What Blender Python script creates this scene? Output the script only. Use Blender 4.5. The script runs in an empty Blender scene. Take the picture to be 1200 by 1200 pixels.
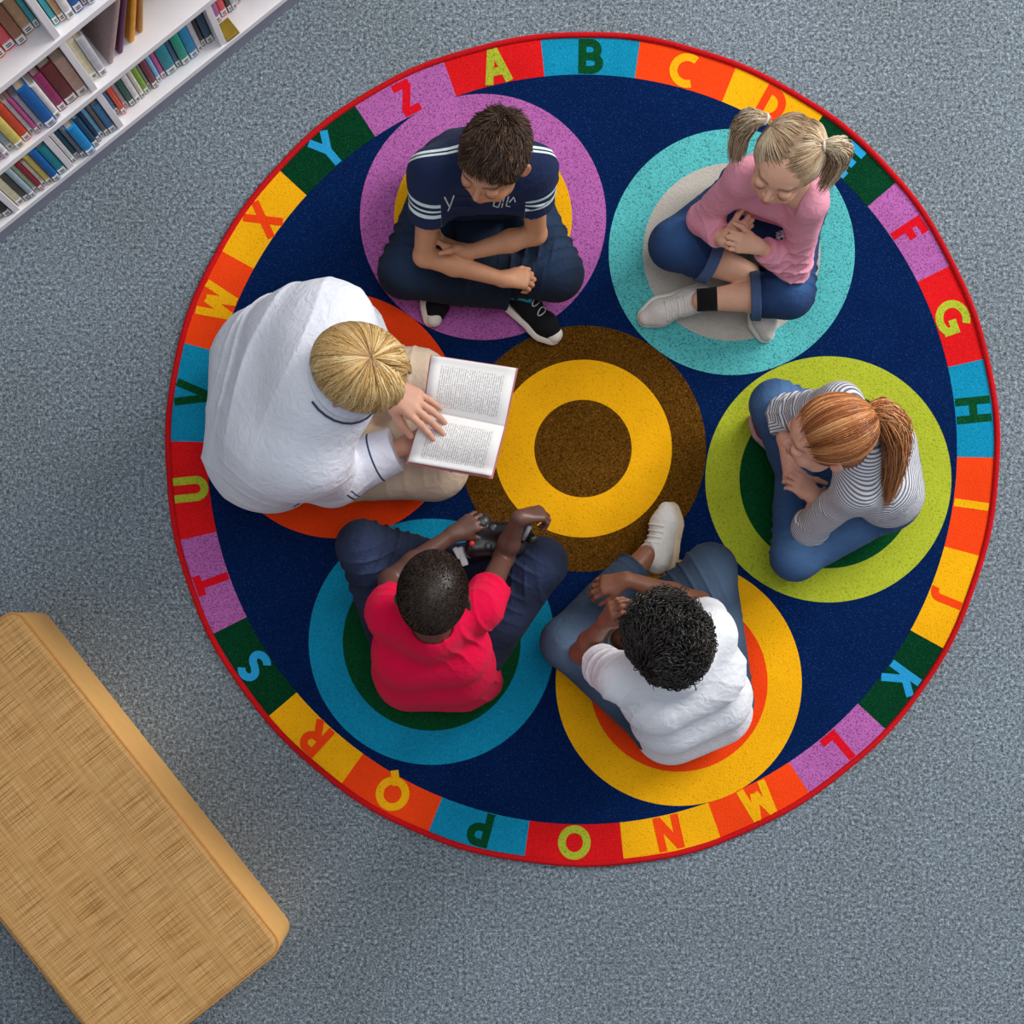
import bpy, math, random
import numpy as np
from mathutils import Vector, Matrix

SC = bpy.context.scene
COL = SC.collection
rnd = random.Random(7)
NR = np.random.RandomState(11)
f32 = np.float32

# ------------------------------------------------------------------ camera model
H = 3.2                       # camera height over the carpet
NX, NY = 550.0, 720.0         # photo pixel right below the camera
FPX = 489.0 * H               # focal length in photo pixels (rug of 2 m is 978 px across)

def J(px, py, z):
    """world point at height z that stands at this place of the photograph"""
    k = (H - z) / FPX
    return np.array([(px - NX) * k, (NY - py) * k, z], float)

def U3(v):
    v = np.asarray(v, float)
    return v / (np.linalg.norm(v) + 1e-12)

def lerp(a, b, t):
    return np.asarray(a) * (1 - t) + np.asarray(b) * t

def lin(hexs):
    h = hexs.lstrip('#')
    c = [int(h[i:i+2], 16) / 255 for i in (0, 2, 4)]
    return tuple((x / 12.92 if x <= .04045 else ((x + .055) / 1.055) ** 2.4) for x in c)

# ------------------------------------------------------------------ materials
def new_mat(name):
    m = bpy.data.materials.new(name)
    m.use_nodes = True
    nt = m.node_tree
    nt.nodes.clear()
    out = nt.nodes.new('ShaderNodeOutputMaterial')
    b = nt.nodes.new('ShaderNodeBsdfPrincipled')
    nt.links.new(b.outputs[0], out.inputs[0])
    return m, nt, b

def N(nt, kind, **kw):
    n = nt.nodes.new(kind)
    for k, v in kw.items():
        setattr(n, k, v)
    return n

def coords(nt, scale=(1, 1, 1)):
    tc = N(nt, 'ShaderNodeTexCoord')
    mp = N(nt, 'ShaderNodeMapping')
    mp.inputs['Scale'].default_value = scale
    nt.links.new(tc.outputs['Object'], mp.inputs['Vector'])
    return mp.outputs[0]

def noise(nt, vec, scale, detail=2, rough=.5):
    n = N(nt, 'ShaderNodeTexNoise')
    n.inputs['Scale'].default_value = scale
    n.inputs['Detail'].default_value = detail
    n.inputs['Roughness'].default_value = rough
    nt.links.new(vec, n.inputs['Vector'])
    return n.outputs['Fac']

def ramp(nt, fac, stops):
    r = N(nt, 'ShaderNodeValToRGB')
    e = r.color_ramp.elements
    while len(e) < len(stops):
        e.new(.5)
    for el, (p, c) in zip(e, stops):
        el.position = p
        el.color = (*c, 1)
    nt.links.new(fac, r.inputs[0])
    return r.outputs[0]

def mixc(nt, fac, a, b, mode='MIX'):
    m = N(nt, 'ShaderNodeMix', data_type='RGBA', blend_type=mode)
    for sock, v in ((m.inputs[0], fac), (m.inputs[6], a), (m.inputs[7], b)):
        if isinstance(v, (int, float)):
            sock.default_value = v
        elif isinstance(v, tuple):
            sock.default_value = (*v, 1) if len(v) == 3 else v
        else:
            nt.links.new(v, sock)
    return m.outputs[2]

def math_(nt, op, a, b=None, c=None):
    m = N(nt, 'ShaderNodeMath', operation=op)
    for i, v in enumerate((a, b, c)):
        if v is None:
            continue
        if isinstance(v, (int, float)):
            m.inputs[i].default_value = v
        else:
            nt.links.new(v, m.inputs[i])
    return m.outputs[0]

def attr(nt, name):
    a = N(nt, 'ShaderNodeAttribute')
    a.attribute_name = name
    return a

def bump(nt, b, h, strength=.3, dist=.002):
    bn = N(nt, 'ShaderNodeBump')
    bn.inputs['Strength'].default_value = strength
    bn.inputs['Distance'].default_value = dist
    nt.links.new(h, bn.inputs['Height'])
    nt.links.new(bn.outputs[0], b.inputs['Normal'])

_mats = {}
def plain(name, hexs, rough=.6, spec=.3, var=.08, scale=60, metal=0):
    """simple painted / plastic / paper surface with a slight procedural variation"""
    key = (name, hexs, rough)
    if key in _mats:
        return _mats[key]
    m, nt, b = new_mat(name)
    c = lin(hexs)
    f = noise(nt, coords(nt), scale, 3)
    col = ramp(nt, f, [(.3, tuple(x * (1 - var) for x in c)), (.7, tuple(min(1, x * (1 + var)) for x in c))])
    nt.links.new(col, b.inputs['Base Color'])
    b.inputs['Roughness'].default_value = rough
    b.inputs['Specular IOR Level'].default_value = spec
    b.inputs['Metallic'].default_value = metal
    _mats[key] = m
    return m

def pile_mat(name, hexs, dark=.55, light=1.25, scale=255, rough=1.0, darkpos=.38):
    """tufted wool: speckled colour and a soft bump"""
    m, nt, b = new_mat(name)
    c = lin(hexs)
    v = coords(nt)
    f = noise(nt, v, scale, 2, .6)
    col = ramp(nt, f, [(darkpos - .08, tuple(x * dark for x in c)), (darkpos + .06, c), (.58, c),
                       (.72, tuple(min(1, x * light + .012) for x in c))])
    big = noise(nt, v, 5, 3)
    col = mixc(nt, 1.0, col, ramp(nt, big, [(.3, (.86,) * 3), (.7, (1.06,) * 3)]), 'MULTIPLY')
    nt.links.new(col, b.inputs['Base Color'])
    b.inputs['Roughness'].default_value = rough
    b.inputs['Specular IOR Level'].default_value = .05
    bump(nt, b, f, .5, .003)
    return m

def cloth_mat(name, hexs, var=.12, weave=900, rough=.9, sheen=.15, stripes=None, attr_col=False, fade=None, wrinkle=.22):
    m, nt, b = new_mat(name)
    v = coords(nt)
    f = noise(nt, v, weave, 2, .6)
    g = noise(nt, v, 18, 3)
    if attr_col:
        col = attr(nt, 'Col').outputs['Color']
    else:
        col = N(nt, 'ShaderNodeRGB').outputs[0]
        col.default_value = (*lin(hexs), 1)
    if fade:
        a = attr(nt, 'fade').outputs['Fac']
        col = mixc(nt, a, col, lin(fade))
    if stripes:
        for an, cs, period, spots in stripes:
            a = attr(nt, an).outputs['Fac']
            if period:
                s = math_(nt, 'SINE', math_(nt, 'MULTIPLY', a, 2 * math.pi / period))
                k = N(nt, 'ShaderNodeMapRange')
                k.inputs[1].default_value = spots[0]
                k.inputs[2].default_value = spots[1]
                nt.links.new(s, k.inputs[0])
                col = mixc(nt, k.outputs[0], col, lin(cs))
            else:
                for ctr, hw in spots:
                    k = math_(nt, 'COMPARE', a, ctr, hw)
                    col = mixc(nt, k, col, lin(cs))
    col = mixc(nt, 1.0, col, ramp(nt, f, [(.3, (1 - var,) * 3), (.7, (1 + var * .6,) * 3)]), 'MULTIPLY')
    col = mixc(nt, 1.0, col, ramp(nt, g, [(.3, (1 - var * .6,) * 3), (.7, (1.03,) * 3)]), 'MULTIPLY')
    nt.links.new(col, b.inputs['Base Color'])
    b.inputs['Roughness'].default_value = rough
    b.inputs['Specular IOR Level'].default_value = .12
    b.inputs['Sheen Weight'].default_value = sheen * .25
    b.inputs['Sheen Roughness'].default_value = .6
    wv = N(nt, 'ShaderNodeTexNoise'); wv.inputs['Scale'].default_value = 38; wv.inputs['Detail'].default_value = 3
    wv.inputs['Distortion'].default_value = 1.2; nt.links.new(v, wv.inputs['Vector'])
    bn2 = N(nt, 'ShaderNodeBump'); bn2.inputs['Strength'].default_value = wrinkle; bn2.inputs['Distance'].default_value = .02
    nt.links.new(wv.outputs['Fac'], bn2.inputs['Height'])
    bump(nt, b, f, .25, .001)
    nt.links.new(bn2.outputs[0], b.inputs['Normal'].links[0].from_node.inputs['Normal'])
    return m

def skin_mat(name, rough=.5, spec=.35):
    m, nt, b = new_mat(name)
    v = coords(nt)
    f = noise(nt, v, 420, 2)
    g = noise(nt, v, 26, 3)
    col = attr(nt, 'Col').outputs['Color']
    col = mixc(nt, 1.0, col, ramp(nt, f, [(.3, (.95,) * 3), (.7, (1.04,) * 3)]), 'MULTIPLY')
    col = mixc(nt, 1.0, col, ramp(nt, g, [(.3, (.94, .91, .9)), (.7, (1.05, 1.05, 1.05))]), 'MULTIPLY')
    nt.links.new(col, b.inputs['Base Color'])
    b.inputs['Roughness'].default_value = rough
    b.inputs['Specular IOR Level'].default_value = spec
    b.inputs['Subsurface Weight'].default_value = .08
    b.inputs['Subsurface Radius'].default_value = (.01, .004, .002)
    b.inputs['Subsurface Scale'].default_value = .5
    bump(nt, b, f, .12, .001)
    return m

def hair_mat(name, stops, rough=.42, spec=.4):
    m, nt, b = new_mat(name)
    a = attr(nt, 'tone').outputs['Fac']
    v = coords(nt)
    f = noise(nt, v, 300, 2)
    t = math_(nt, 'ADD', a, math_(nt, 'MULTIPLY', math_(nt, 'SUBTRACT', f, .5), .35))
    col = ramp(nt, t, [(p, lin(c)) for p, c in stops])
    nt.links.new(col, b.inputs['Base Color'])
    b.inputs['Roughness'].default_value = rough
    b.inputs['Specular IOR Level'].default_value = spec
    return m

# ------------------------------------------------------------------ objects
def tag(o, label=None, cat=None, group=None, kind=None):
    for k, v in (('label', label), ('category', cat), ('group', group), ('kind', kind)):
        if v:
            o[k] = v
    return o

def empty(name, loc=(0, 0, 0), rz=0):
    o = bpy.data.objects.new(name, None)
    o.empty_display_size = .05
    o.location = loc
    o.rotation_euler = (0, 0, rz)
    COL.objects.link(o)
    return o

def link_mesh(name, me, mats, parent=None, loc=None):
    o = bpy.data.objects.new(name, me)
    for m in (mats if isinstance(mats, (list, tuple)) else [mats]):
        me.materials.append(m)
    COL.objects.link(o)
    if parent is not None:
        o.parent = parent
    return o

def np_mesh(name, V, F, mats, parent=None, attrs=None, smooth=True, origin=None, midx=None):
    """mesh from numpy verts and (quad or tri) faces; verts are world, origin shifts them"""
    V = np.asarray(V, float)
    if origin is not None:
        V = V - np.asarray(origin)
    me = bpy.data.meshes.new(name)
    if not isinstance(F, list):
        F = [F]
    nl = sum(f.size for f in F)
    npoly = sum(len(f) for f in F)
    me.vertices.add(len(V))
    me.vertices.foreach_set('co', V.astype(f32).ravel())
    me.loops.add(nl)
    me.loops.foreach_set('vertex_index', np.concatenate([f.ravel() for f in F]).astype(np.int32))
    me.polygons.add(npoly)
    st, tot = [], []
    o = 0
    for f in F:
        k = f.shape[1]
        st.append(o + np.arange(len(f)) * k)
        tot.append(np.full(len(f), k))
        o += f.size
    me.polygons.foreach_set('loop_start', np.concatenate(st).astype(np.int32))
    me.polygons.foreach_set('loop_total', np.concatenate(tot).astype(np.int32))
    if midx is not None:
        me.polygons.foreach_set('material_index', np.asarray(midx, np.int32))
    me.polygons.foreach_set('use_smooth', np.full(npoly, smooth))
    me.update(calc_edges=True)
    for an, dat in (attrs or {}).items():
        dat = np.asarray(dat, f32)
        if dat.ndim == 2:
            a = me.attributes.new(an, 'FLOAT_COLOR', 'POINT')
            a.data.foreach_set('color', np.c_[dat[:, :3], np.ones(len(dat))].astype(f32).ravel())
        else:
            a = me.attributes.new(an, 'FLOAT', 'POINT')
            a.data.foreach_set('value', dat)
    o = link_mesh(name, me, mats, parent)
    if origin is not None and parent is None:
        o.location = origin
    return o

class MB:
    """collects simple shapes into one mesh"""
    def __init__(s):
        s.v, s.f, s.m = [], [], []
    def add(s, vs, fs, mi=0):
        o = len(s.v)
        s.v += [tuple(v) for v in vs]
        s.f += [tuple(i + o for i in f) for f in fs]
        s.m += [mi] * len(fs)
    def box(s, lo, hi, mi=0, M=None, bevel=0):
        x0, y0, z0 = lo
        x1, y1, z1 = hi
        if bevel <= 0:
            vs = [(x0, y0, z0), (x1, y0, z0), (x1, y1, z0), (x0, y1, z0),
                  (x0, y0, z1), (x1, y0, z1), (x1, y1, z1), (x0, y1, z1)]
            fs = [(0, 3, 2, 1), (4, 5, 6, 7), (0, 1, 5, 4), (1, 2, 6, 5), (2, 3, 7, 6), (3, 0, 4, 7)]
        else:
            import bmesh
            bm = bmesh.new()
            bmesh.ops.create_cube(bm, size=1)
            for v in bm.verts:
                v.co = Vector(((x0 + x1) / 2 + v.co.x * (x1 - x0), (y0 + y1) / 2 + v.co.y * (y1 - y0),
                               (z0 + z1) / 2 + v.co.z * (z1 - z0)))
            bmesh.ops.bevel(bm, geom=bm.edges[:], offset=bevel, segments=3, affect='EDGES', profile=.5)
            bm.verts.index_update()
            vs = [tuple(v.co) for v in bm.verts]
            fs = [tuple(v.index for v in f.verts) for f in bm.faces]
            bm.free()
        if M is not None:
            vs = [tuple(M @ Vector(v)) for v in vs]
        s.add(vs, fs, mi)
    def tube(s, pts, r, n=8, mi=0, closed=False):
        pts = [np.asarray(p, float) for p in pts]
        rr = r if isinstance(r, (list, tuple, np.ndarray)) else [r] * len(pts)
        vs, fs = [], []
        K = len(pts)
        ref = None
        for i, p in enumerate(pts):
            a = pts[(i - 1) % K] if closed else pts[max(i - 1, 0)]
            b = pts[(i + 1) % K] if closed else pts[min(i + 1, K - 1)]
            t = U3(b - a)
            if ref is None:
                ref = np.cross(t, [0, 0, 1.])
                if np.linalg.norm(ref) < .1:
                    ref = np.cross(t, [1., 0, 0])
            e = U3(ref - t * (ref @ t))
            ref = e
            g = np.cross(t, e)
            for k in range(n):
                an = 2 * math.pi * k / n
                vs.append(p + (e * math.cos(an) + g * math.sin(an)) * rr[i])
        rng = K if closed else K - 1
        for i in range(rng):
            j = (i + 1) % K
            for k in range(n):
                k2 = (k + 1) % n
                fs.append((i * n + k, i * n + k2, j * n + k2, j * n + k))
        if not closed:
            fs.append(tuple(reversed(range(n))))
            fs.append(tuple(range((K - 1) * n, K * n)))
        s.add(vs, fs, mi)
    def build(s, name, mats, parent=None, smooth=False):
        me = bpy.data.meshes.new(name)
        me.from_pydata(s.v, [], s.f)
        me.polygons.foreach_set('material_index', s.m)
        me.polygons.foreach_set('use_smooth', [smooth] * len(s.f))
        me.update()
        return link_mesh(name, me, mats, parent)

# ------------------------------------------------------------------ implicit surfaces
def cap(a, b, ra, rb=None):
    a = np.asarray(a, float); b = np.asarray(b, float)
    rb = ra if rb is None else rb
    r = max(ra, rb)
    ba = b - a
    L2 = max(ba @ ba, 1e-12)
    def fn(P):
        pa = P - a.astype(f32)
        t = np.clip((pa @ ba.astype(f32)) / f32(L2), 0, 1)
        q = pa - t[:, None] * ba.astype(f32)
        return np.sqrt((q * q).sum(1)) - (ra + (rb - ra) * t).astype(f32)
    return fn, np.minimum(a, b) - r, np.maximum(a, b) + r

def cutcap(a, b, ra, rb, f0=None, f1=None, rnd_=.002):
    """tapered capsule cut flat at fractions f0 / f1 of its length"""
    a = np.asarray(a, float); b = np.asarray(b, float)
    fn0, lo, hi = cap(a, b, ra, rb)
    d = U3(b - a)
    L = np.linalg.norm(b - a)
    def fn(P):
        r = fn0(P)
        s = (P - a.astype(f32)) @ d.astype(f32)
        if f1 is not None:
            r = np.maximum(r, s - f32(L * f1))
        if f0 is not None:
            r = np.maximum(r, f32(L * f0) - s)
        return r
    return fn, lo, hi

def ell(c, rad, M=None):
    """ellipsoid; M columns are its axes"""
    c = np.asarray(c, float); rad = np.asarray(rad, float)
    M = np.eye(3) if M is None else np.asarray(M, float)
    ext = np.sqrt(((M * rad) ** 2).sum(1))
    Mi = M.astype(f32)
    def fn(P):
        q = (P - c.astype(f32)) @ Mi
        k0 = np.sqrt(((q / rad.astype(f32)) ** 2).sum(1))
        k1 = np.sqrt(((q / (rad * rad).astype(f32)) ** 2).sum(1))
        return k0 * (k0 - 1) / np.maximum(k1, 1e-6)
    return fn, c - ext, c + ext

def halfball(c, r, n, off):
    """ball kept on the side of plane dot(p-c,n) > off"""
    c = np.asarray(c, float); n = U3(n)
    def fn(P):
        q = P - c.astype(f32)
        return np.maximum(np.sqrt((q * q).sum(1)) - f32(r), f32(off) - q @ n.astype(f32))
    return fn, c - r, c + r

def smin(a, b, k):
    if k <= 1e-6:
        return np.minimum(a, b)
    h = np.clip(.5 + .5 * (b - a) / f32(k), 0, 1)
    return b + (a - b) * h - f32(k) * h * (1 - h)

class Field:
    """list of operations on a distance field"""
    def __init__(s):
        s.ops = []
    def add(s, prims, k=.0, kj=.0):
        s.ops.append(('add', prims, k, kj)); return s
    def sub(s, prims, k=.0, kj=.0):
        s.ops.append(('sub', prims, k, kj)); return s
    def cut(s, fn):                 # intersect with fn(P) <= 0
        s.ops.append(('cut', fn, 0, 0)); return s
    def disp(s, fn):                # add fn(P) to the distance
        s.ops.append(('disp', fn, 0, 0)); return s
    def bounds(s):
        lo = np.min([p[1] for o in s.ops if o[0] == 'add' for p in o[1]], axis=0)
        hi = np.max([p[2] for o in s.ops if o[0] == 'add' for p in o[1]], axis=0)
        return lo, hi
    def evalb(s, P, C, R, margin=.035):
        """P (B,n,3) points in blocks with centres C and radius R"""
        B, n, _ = P.shape
        acc = np.full((B, n), 1., f32)
        for op, a, k, kj in s.ops:
            if op in ('add', 'sub'):
                g = np.full((B, n), 1., f32)
                any_ = np.zeros(B, bool)
                for fn, lo, hi in a:
                    dd = np.maximum(np.maximum(lo - C, C - hi), 0)
                    sel = np.nonzero(np.sqrt((dd * dd).sum(1)) < R + margin + k + kj)[0]
                    if len(sel) == 0:
                        continue
                    any_[sel] = True
                    d = fn(P[sel].reshape(-1, 3)).reshape(len(sel), n).astype(f32)
                    g[sel] = smin(g[sel], d, k)
                sel = np.nonzero(any_)[0]
                if len(sel):
                    if op == 'add':
                        acc[sel] = smin(acc[sel], g[sel], kj)
                    else:
                        acc[sel] = -smin(-acc[sel], g[sel], kj)
            elif op == 'cut':
                acc = np.maximum(acc, a(P.reshape(-1, 3)).reshape(B, n).astype(f32))
            else:
                sel = np.nonzero((np.abs(acc) < .03).any(1))[0]
                if len(sel):
                    acc[sel] += a(P[sel].reshape(-1, 3)).reshape(len(sel), n).astype(f32)
        return acc
    def at(s, pts):
        P = np.asarray(pts, f32)[:, None, :]
        return s.evalb(P, P[:, 0].astype(float), .001, margin=.2)[:, 0]
    def mesh(s, h):
        lo, hi = s.bounds()
        lo = lo - 3 * h - .012
        hi = hi + 3 * h + .012
        nb = 8
        nblk = np.maximum(1, np.ceil((hi - lo) / (h * nb)).astype(int))
        ii = np.stack(np.meshgrid(*[np.arange(k) for k in nblk], indexing='ij'), -1).reshape(-1, 3)
        C = lo + (ii + .5) * nb * h
        R = nb * h * .87
        d0 = s.evalb(C[:, None, :].astype(f32), C, .001, margin=R + .05)[:, 0]
        D = np.ones(tuple(nblk * nb), f32)
        # sign for the blocks not evaluated
        D.reshape(nblk[0], nb, nblk[1], nb, nblk[2], nb)[:] = np.sign(d0 + 1e-9).reshape(nblk)[:, None, :, None, :, None]
        act = np.nonzero(np.abs(d0) < R * 1.5 + .012)[0]
        loc = np.stack(np.meshgrid(*[np.arange(nb)] * 3, indexing='ij'), -1).reshape(-1, 3)
        for q in range(0, len(act), 1500):
            aa = act[q:q + 1500]
            G = ii[aa][:, None, :] * nb + loc[None]
            P = (lo + G * h).astype(f32)
            # centre of the grid points of the block
            d = s.evalb(P, C[aa], R)
            D[G[..., 0], G[..., 1], G[..., 2]] = d
        # naive surface nets
        S = D < 0
        dims = D.shape
        cells, poss, quads, flips = [], [], [], []
        for ax in range(3):
            sl0 = [slice(None)] * 3; sl1 = [slice(None)] * 3
            sl0[ax] = slice(0, -1); sl1[ax] = slice(1, None)
            cr = np.argwhere(S[tuple(sl0)] != S[tuple(sl1)])
            u, v = [(1, 2), (2, 0), (0, 1)][ax]
            ok = (cr[:, u] > 0) & (cr[:, v] > 0)
            cr = cr[ok]
            nx = cr.copy(); nx[:, ax] += 1
            da = D[cr[:, 0], cr[:, 1], cr[:, 2]]
            db = D[nx[:, 0], nx[:, 1], nx[:, 2]]
            t = da / (da - db)
            p = cr.astype(float); p[:, ax] += t
            cc = []
            for du, dv in ((0, 0), (-1, 0), (-1, -1), (0, -1)):
                c = cr.copy(); c[:, u] += du; c[:, v] += dv
                cc.append((c[:, 0] * dims[1] + c[:, 1]) * dims[2] + c[:, 2])
            cells.append(np.stack(cc, 1)); poss.append(p); flips.append(da < 0)
        cells = np.concatenate(cells); poss = np.concatenate(poss); flips = np.concatenate(flips)
        uq, inv = np.unique(cells.ravel(), return_inverse=True)
        inv = inv.ravel()
        cnt = np.bincount(inv)
        pr = np.repeat(poss, 4, axis=0)
        V = np.stack([np.bincount(inv, pr[:, k]) / cnt for k in range(3)], 1)
        Q = inv.reshape(-1, 4)
        Q = np.where(flips[:, None], Q, Q[:, ::-1])
        return lo + V * h, Q

_nk = {}
def pn(P, freq, seed=0):
    """smooth pseudo noise in about -1..1 (sum of plane waves)"""
    key = (freq, seed)
    if key not in _nk:
        r = np.random.RandomState(seed * 131 + int(freq * 10) % 9973)
        k = r.normal(size=(6, 3)); k /= np.linalg.norm(k, axis=1)[:, None]
        k *= freq * r.uniform(.6, 1.4, (6, 1))
        _nk[key] = (k.astype(f32), r.uniform(0, 6.28, 6).astype(f32))
    k, ph = _nk[key]
    return np.sin(P.astype(f32) @ k.T + ph).sum(1) / 3.2

def folds(a, b, lam, amp, t0, sig, seed=1, skew=.6, reach=.11):
    """broken cloth creases running round a limb from a to b, gathered about fraction t0"""
    a = np.asarray(a, f32); b = np.asarray(b, f32)
    d = (b - a); L = float(np.linalg.norm(d)); d = d / L
    e = np.cross(d, [0.3, .5, .81]).astype(f32); e /= np.linalg.norm(e)
    g = np.cross(d, e).astype(f32)
    def fn(P):
        q = P - a
        s = q @ d
        x, y = q @ e, q @ g
        rad = np.sqrt(x * x + y * y)
        th = np.arctan2(y, x)
        m = np.exp(-((s / L - t0) / sig) ** 2) * np.clip((reach - rad) / .03, 0, 1)
        ph = 2 * math.pi * s / lam + 3.2 * pn(P, 19, seed) + skew * 3.2 * np.sin(th + seed)
        f = (1 - np.abs(np.sin(ph * .5))) ** 2.2
        gate = np.clip(1.5 * pn(P, 21, seed + 5) + .45, 0, 1)
        return -amp * m * gate * (1.5 * f - .3)
    return fn

def spot_folds(c, dirv, lam, amp, sig, seed=1):
    """broken creases across dirv near a point"""
    c = np.asarray(c, f32); d = U3(dirv).astype(f32)
    def fn(P):
        q = P - c
        m = np.exp(-(q * q).sum(1) / (sig * sig))
        ph = 2 * math.pi * (q @ d) / lam + 3.0 * pn(P, 15, seed)
        f = (1 - np.abs(np.sin(ph * .5))) ** 2.2
        gate = np.clip(1.5 * pn(P, 14, seed + 3) + .4, 0, 1)
        return -amp * m * gate * (1.5 * f - .3)
    return fn

def tubes(Cn, rad, nside=3):
    """many thin strands at once: centres (N,K,3), radii (N,K)"""
    Ns, K, _ = Cn.shape
    T = np.gradient(Cn, axis=1)
    T /= np.linalg.norm(T, axis=2, keepdims=True) + 1e-9
    ref = np.array([.31, .52, .79])
    E = np.cross(T, ref); E /= np.linalg.norm(E, axis=2, keepdims=True) + 1e-9
    Gv = np.cross(T, E)
    an = np.arange(nside) * 2 * math.pi / nside
    V = Cn[:, :, None, :] + rad[:, :, None, None] * (E[:, :, None, :] * np.cos(an)[None, None, :, None] + Gv[:, :, None, :] * np.sin(an)[None, None, :, None])
    idx = np.arange(Ns * K * nside).reshape(Ns, K, nside)
    a = idx[:, :-1, :]; b = np.roll(idx, -1, 2)[:, :-1, :]
    c = np.roll(idx, -1, 2)[:, 1:, :]; d = idx[:, 1:, :]
    F = np.stack([a, b, c, d], -1).reshape(-1, 4)
    return V.reshape(-1, 3), F
# ------------------------------------------------------------------ people
VOX = 0.0027

class Head:
    def __init__(s, c, F, U, HH):
        s.c = np.asarray(c, float); s.HH = HH
        s.F = U3(F)
        U = np.asarray(U, float)
        s.U = U3(U - s.F * (U @ s.F))
        s.R = np.cross(s.F, s.U)
        s.M = np.stack([s.R, s.F, s.U], 1)
        s.Cc = np.array([0, -.04, .10]); s.rad = np.array([.365, .455, .40])
    def w(s, r, f, u):
        return s.c + s.M @ (np.array([r, f, u]) * s.HH)
    def loc(s, P):
        return ((P - s.c.astype(f32)) @ s.M.astype(f32)) / f32(s.HH)
    def surf(s, d, off=0.):
        """points on the skull in directions d (local, N,3), off in head units -> world"""
        d = d / np.linalg.norm(d, axis=-1, keepdims=True)
        r = 1 / np.sqrt(((d / s.rad) ** 2).sum(-1, keepdims=True))
        L = s.Cc + d * (r + np.asarray(off)[..., None] if np.ndim(off) else d * 0 + r + off)
        return s.c + (L * s.HH) @ s.M.T

def head_ops(fld, h, ears=True, cheek=1.0, lid=.35, smile=0.):
    HH = h.HH
    w, M = h.w, h.M
    E = lambda r, f, u, a, b, c: ell(w(r, f, u), np.array([a, b, c]) * HH, M)
    Cp = lambda p, q, ra, rb=None: cap(w(*p), w(*q), ra * HH, (rb if rb is not None else ra) * HH)
    fld.add([E(*h.Cc, *h.rad), E(0, .09, -.17, .285, .31, .31), Cp((0, .24, -.41), (0, .22, -.36), .085),
             Cp((-.17, .10, -.30), (.17, .10, -.30), .10)], .10 * HH, .05 * HH)
    fld.add([E(-.165, .265, -.17, .105 * cheek, .10, .115), E(.165, .265, -.17, .105 * cheek, .10, .115)], .0, .07 * HH)
    fld.add([Cp((-.15, .335, .085), (.15, .335, .085), .055)], 0, .05 * HH)
    fld.sub([E(-.15, .44, -.005, .085, .085, .055), E(.15, .44, -.005, .085, .085, .055)], 0, .05 * HH)
    fld.add([Cp((0, .375, .02), (0, .452, -.125), .030, .042), E(-.045, .405, -.14, .032, .042, .028),
             E(.045, .405, -.14, .032, .042, .028)], .02 * HH, .025 * HH)
    fld.add([E(0, .36, -.235, .11, .055, .06)], 0, .05 * HH)
    fld.add([E(-.03, .402, -.248, .055, .03, .02), E(.03, .402, -.248, .055, .03, .02), E(0, .395, -.288, .068, .034, .024)],
            .012 * HH, .012 * HH)
    fld.sub([Cp((-.085, .40, -.266 + smile), (0, .43, -.268), .007), Cp((.085, .40, -.266 + smile), (0, .43, -.268), .007)], 0, .01 * HH)
    # lids: an upper ball half over each eye, a thinner lower one
    for sd in (-1, 1):
        e = w(.15 * sd, .345, -.01)
        n = U3(h.U + h.F * lid)
        fld.add([halfball(e, .079 * HH, n, 0), halfball(e, .076 * HH, -h.U, .035 * HH)], 0, .006 * HH)
    if ears:
        for sd in (-1, 1):
            ax = U3(h.R * sd * .55 - h.F * .85)          # ear plane leans back
            nrm = U3(np.cross(ax, h.U))
            Me = np.stack([nrm, ax, np.cross(nrm, ax)], 1)
            c = w(.368 * sd, -.05, -.05)
            fld.add([ell(c, np.array([.030, .075, .125]) * HH, Me)], 0, .02 * HH)
            fld.sub([ell(c + (h.R * sd * .04 + h.F * .012) * HH, np.array([.022, .05, .095]) * HH, Me)], 0, .02 * HH)

def eyes(h, parent, iris):
    for sd in (-1, 1):
        c = h.w(.15 * sd, .345, -.01)
        r = .0725 * h.HH
        g = U3(h.F - h.U * .6)
        a = U3(np.cross(g, h.U)); b = np.cross(a, g)
        vs, fs, mi = [], [], []
        nr, ns = 14, 20
        for i in range(nr + 1):
            th = math.pi * (i / nr) ** 1.4
            for k in range(ns):
                ph = 2 * math.pi * k / ns
                vs.append(c + r * (g * math.cos(th) + (a * math.cos(ph) + b * math.sin(ph)) * math.sin(th)))
        for i in range(nr):
            th = math.degrees(math.pi * ((i + .5) / nr) ** 1.4)
            for k in range(ns):
                fs.append((i * ns + k, i * ns + (k + 1) % ns, (i + 1) * ns + (k + 1) % ns, (i + 1) * ns + k))
                mi.append(2 if th < 13 else (1 if th < 32 else 0))
        mb = MB(); mb.v = [tuple(v - np.array(parent.location)) for v in vs]; mb.f = fs; mb.m = mi
        mb.build('eye', [plain('eye_white', 'E9E6E0', .25, .5, .02), plain('iris_' + iris, iris, .25, .5), plain('pupil', '0A0808', .2, .5)], parent, True)

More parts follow.
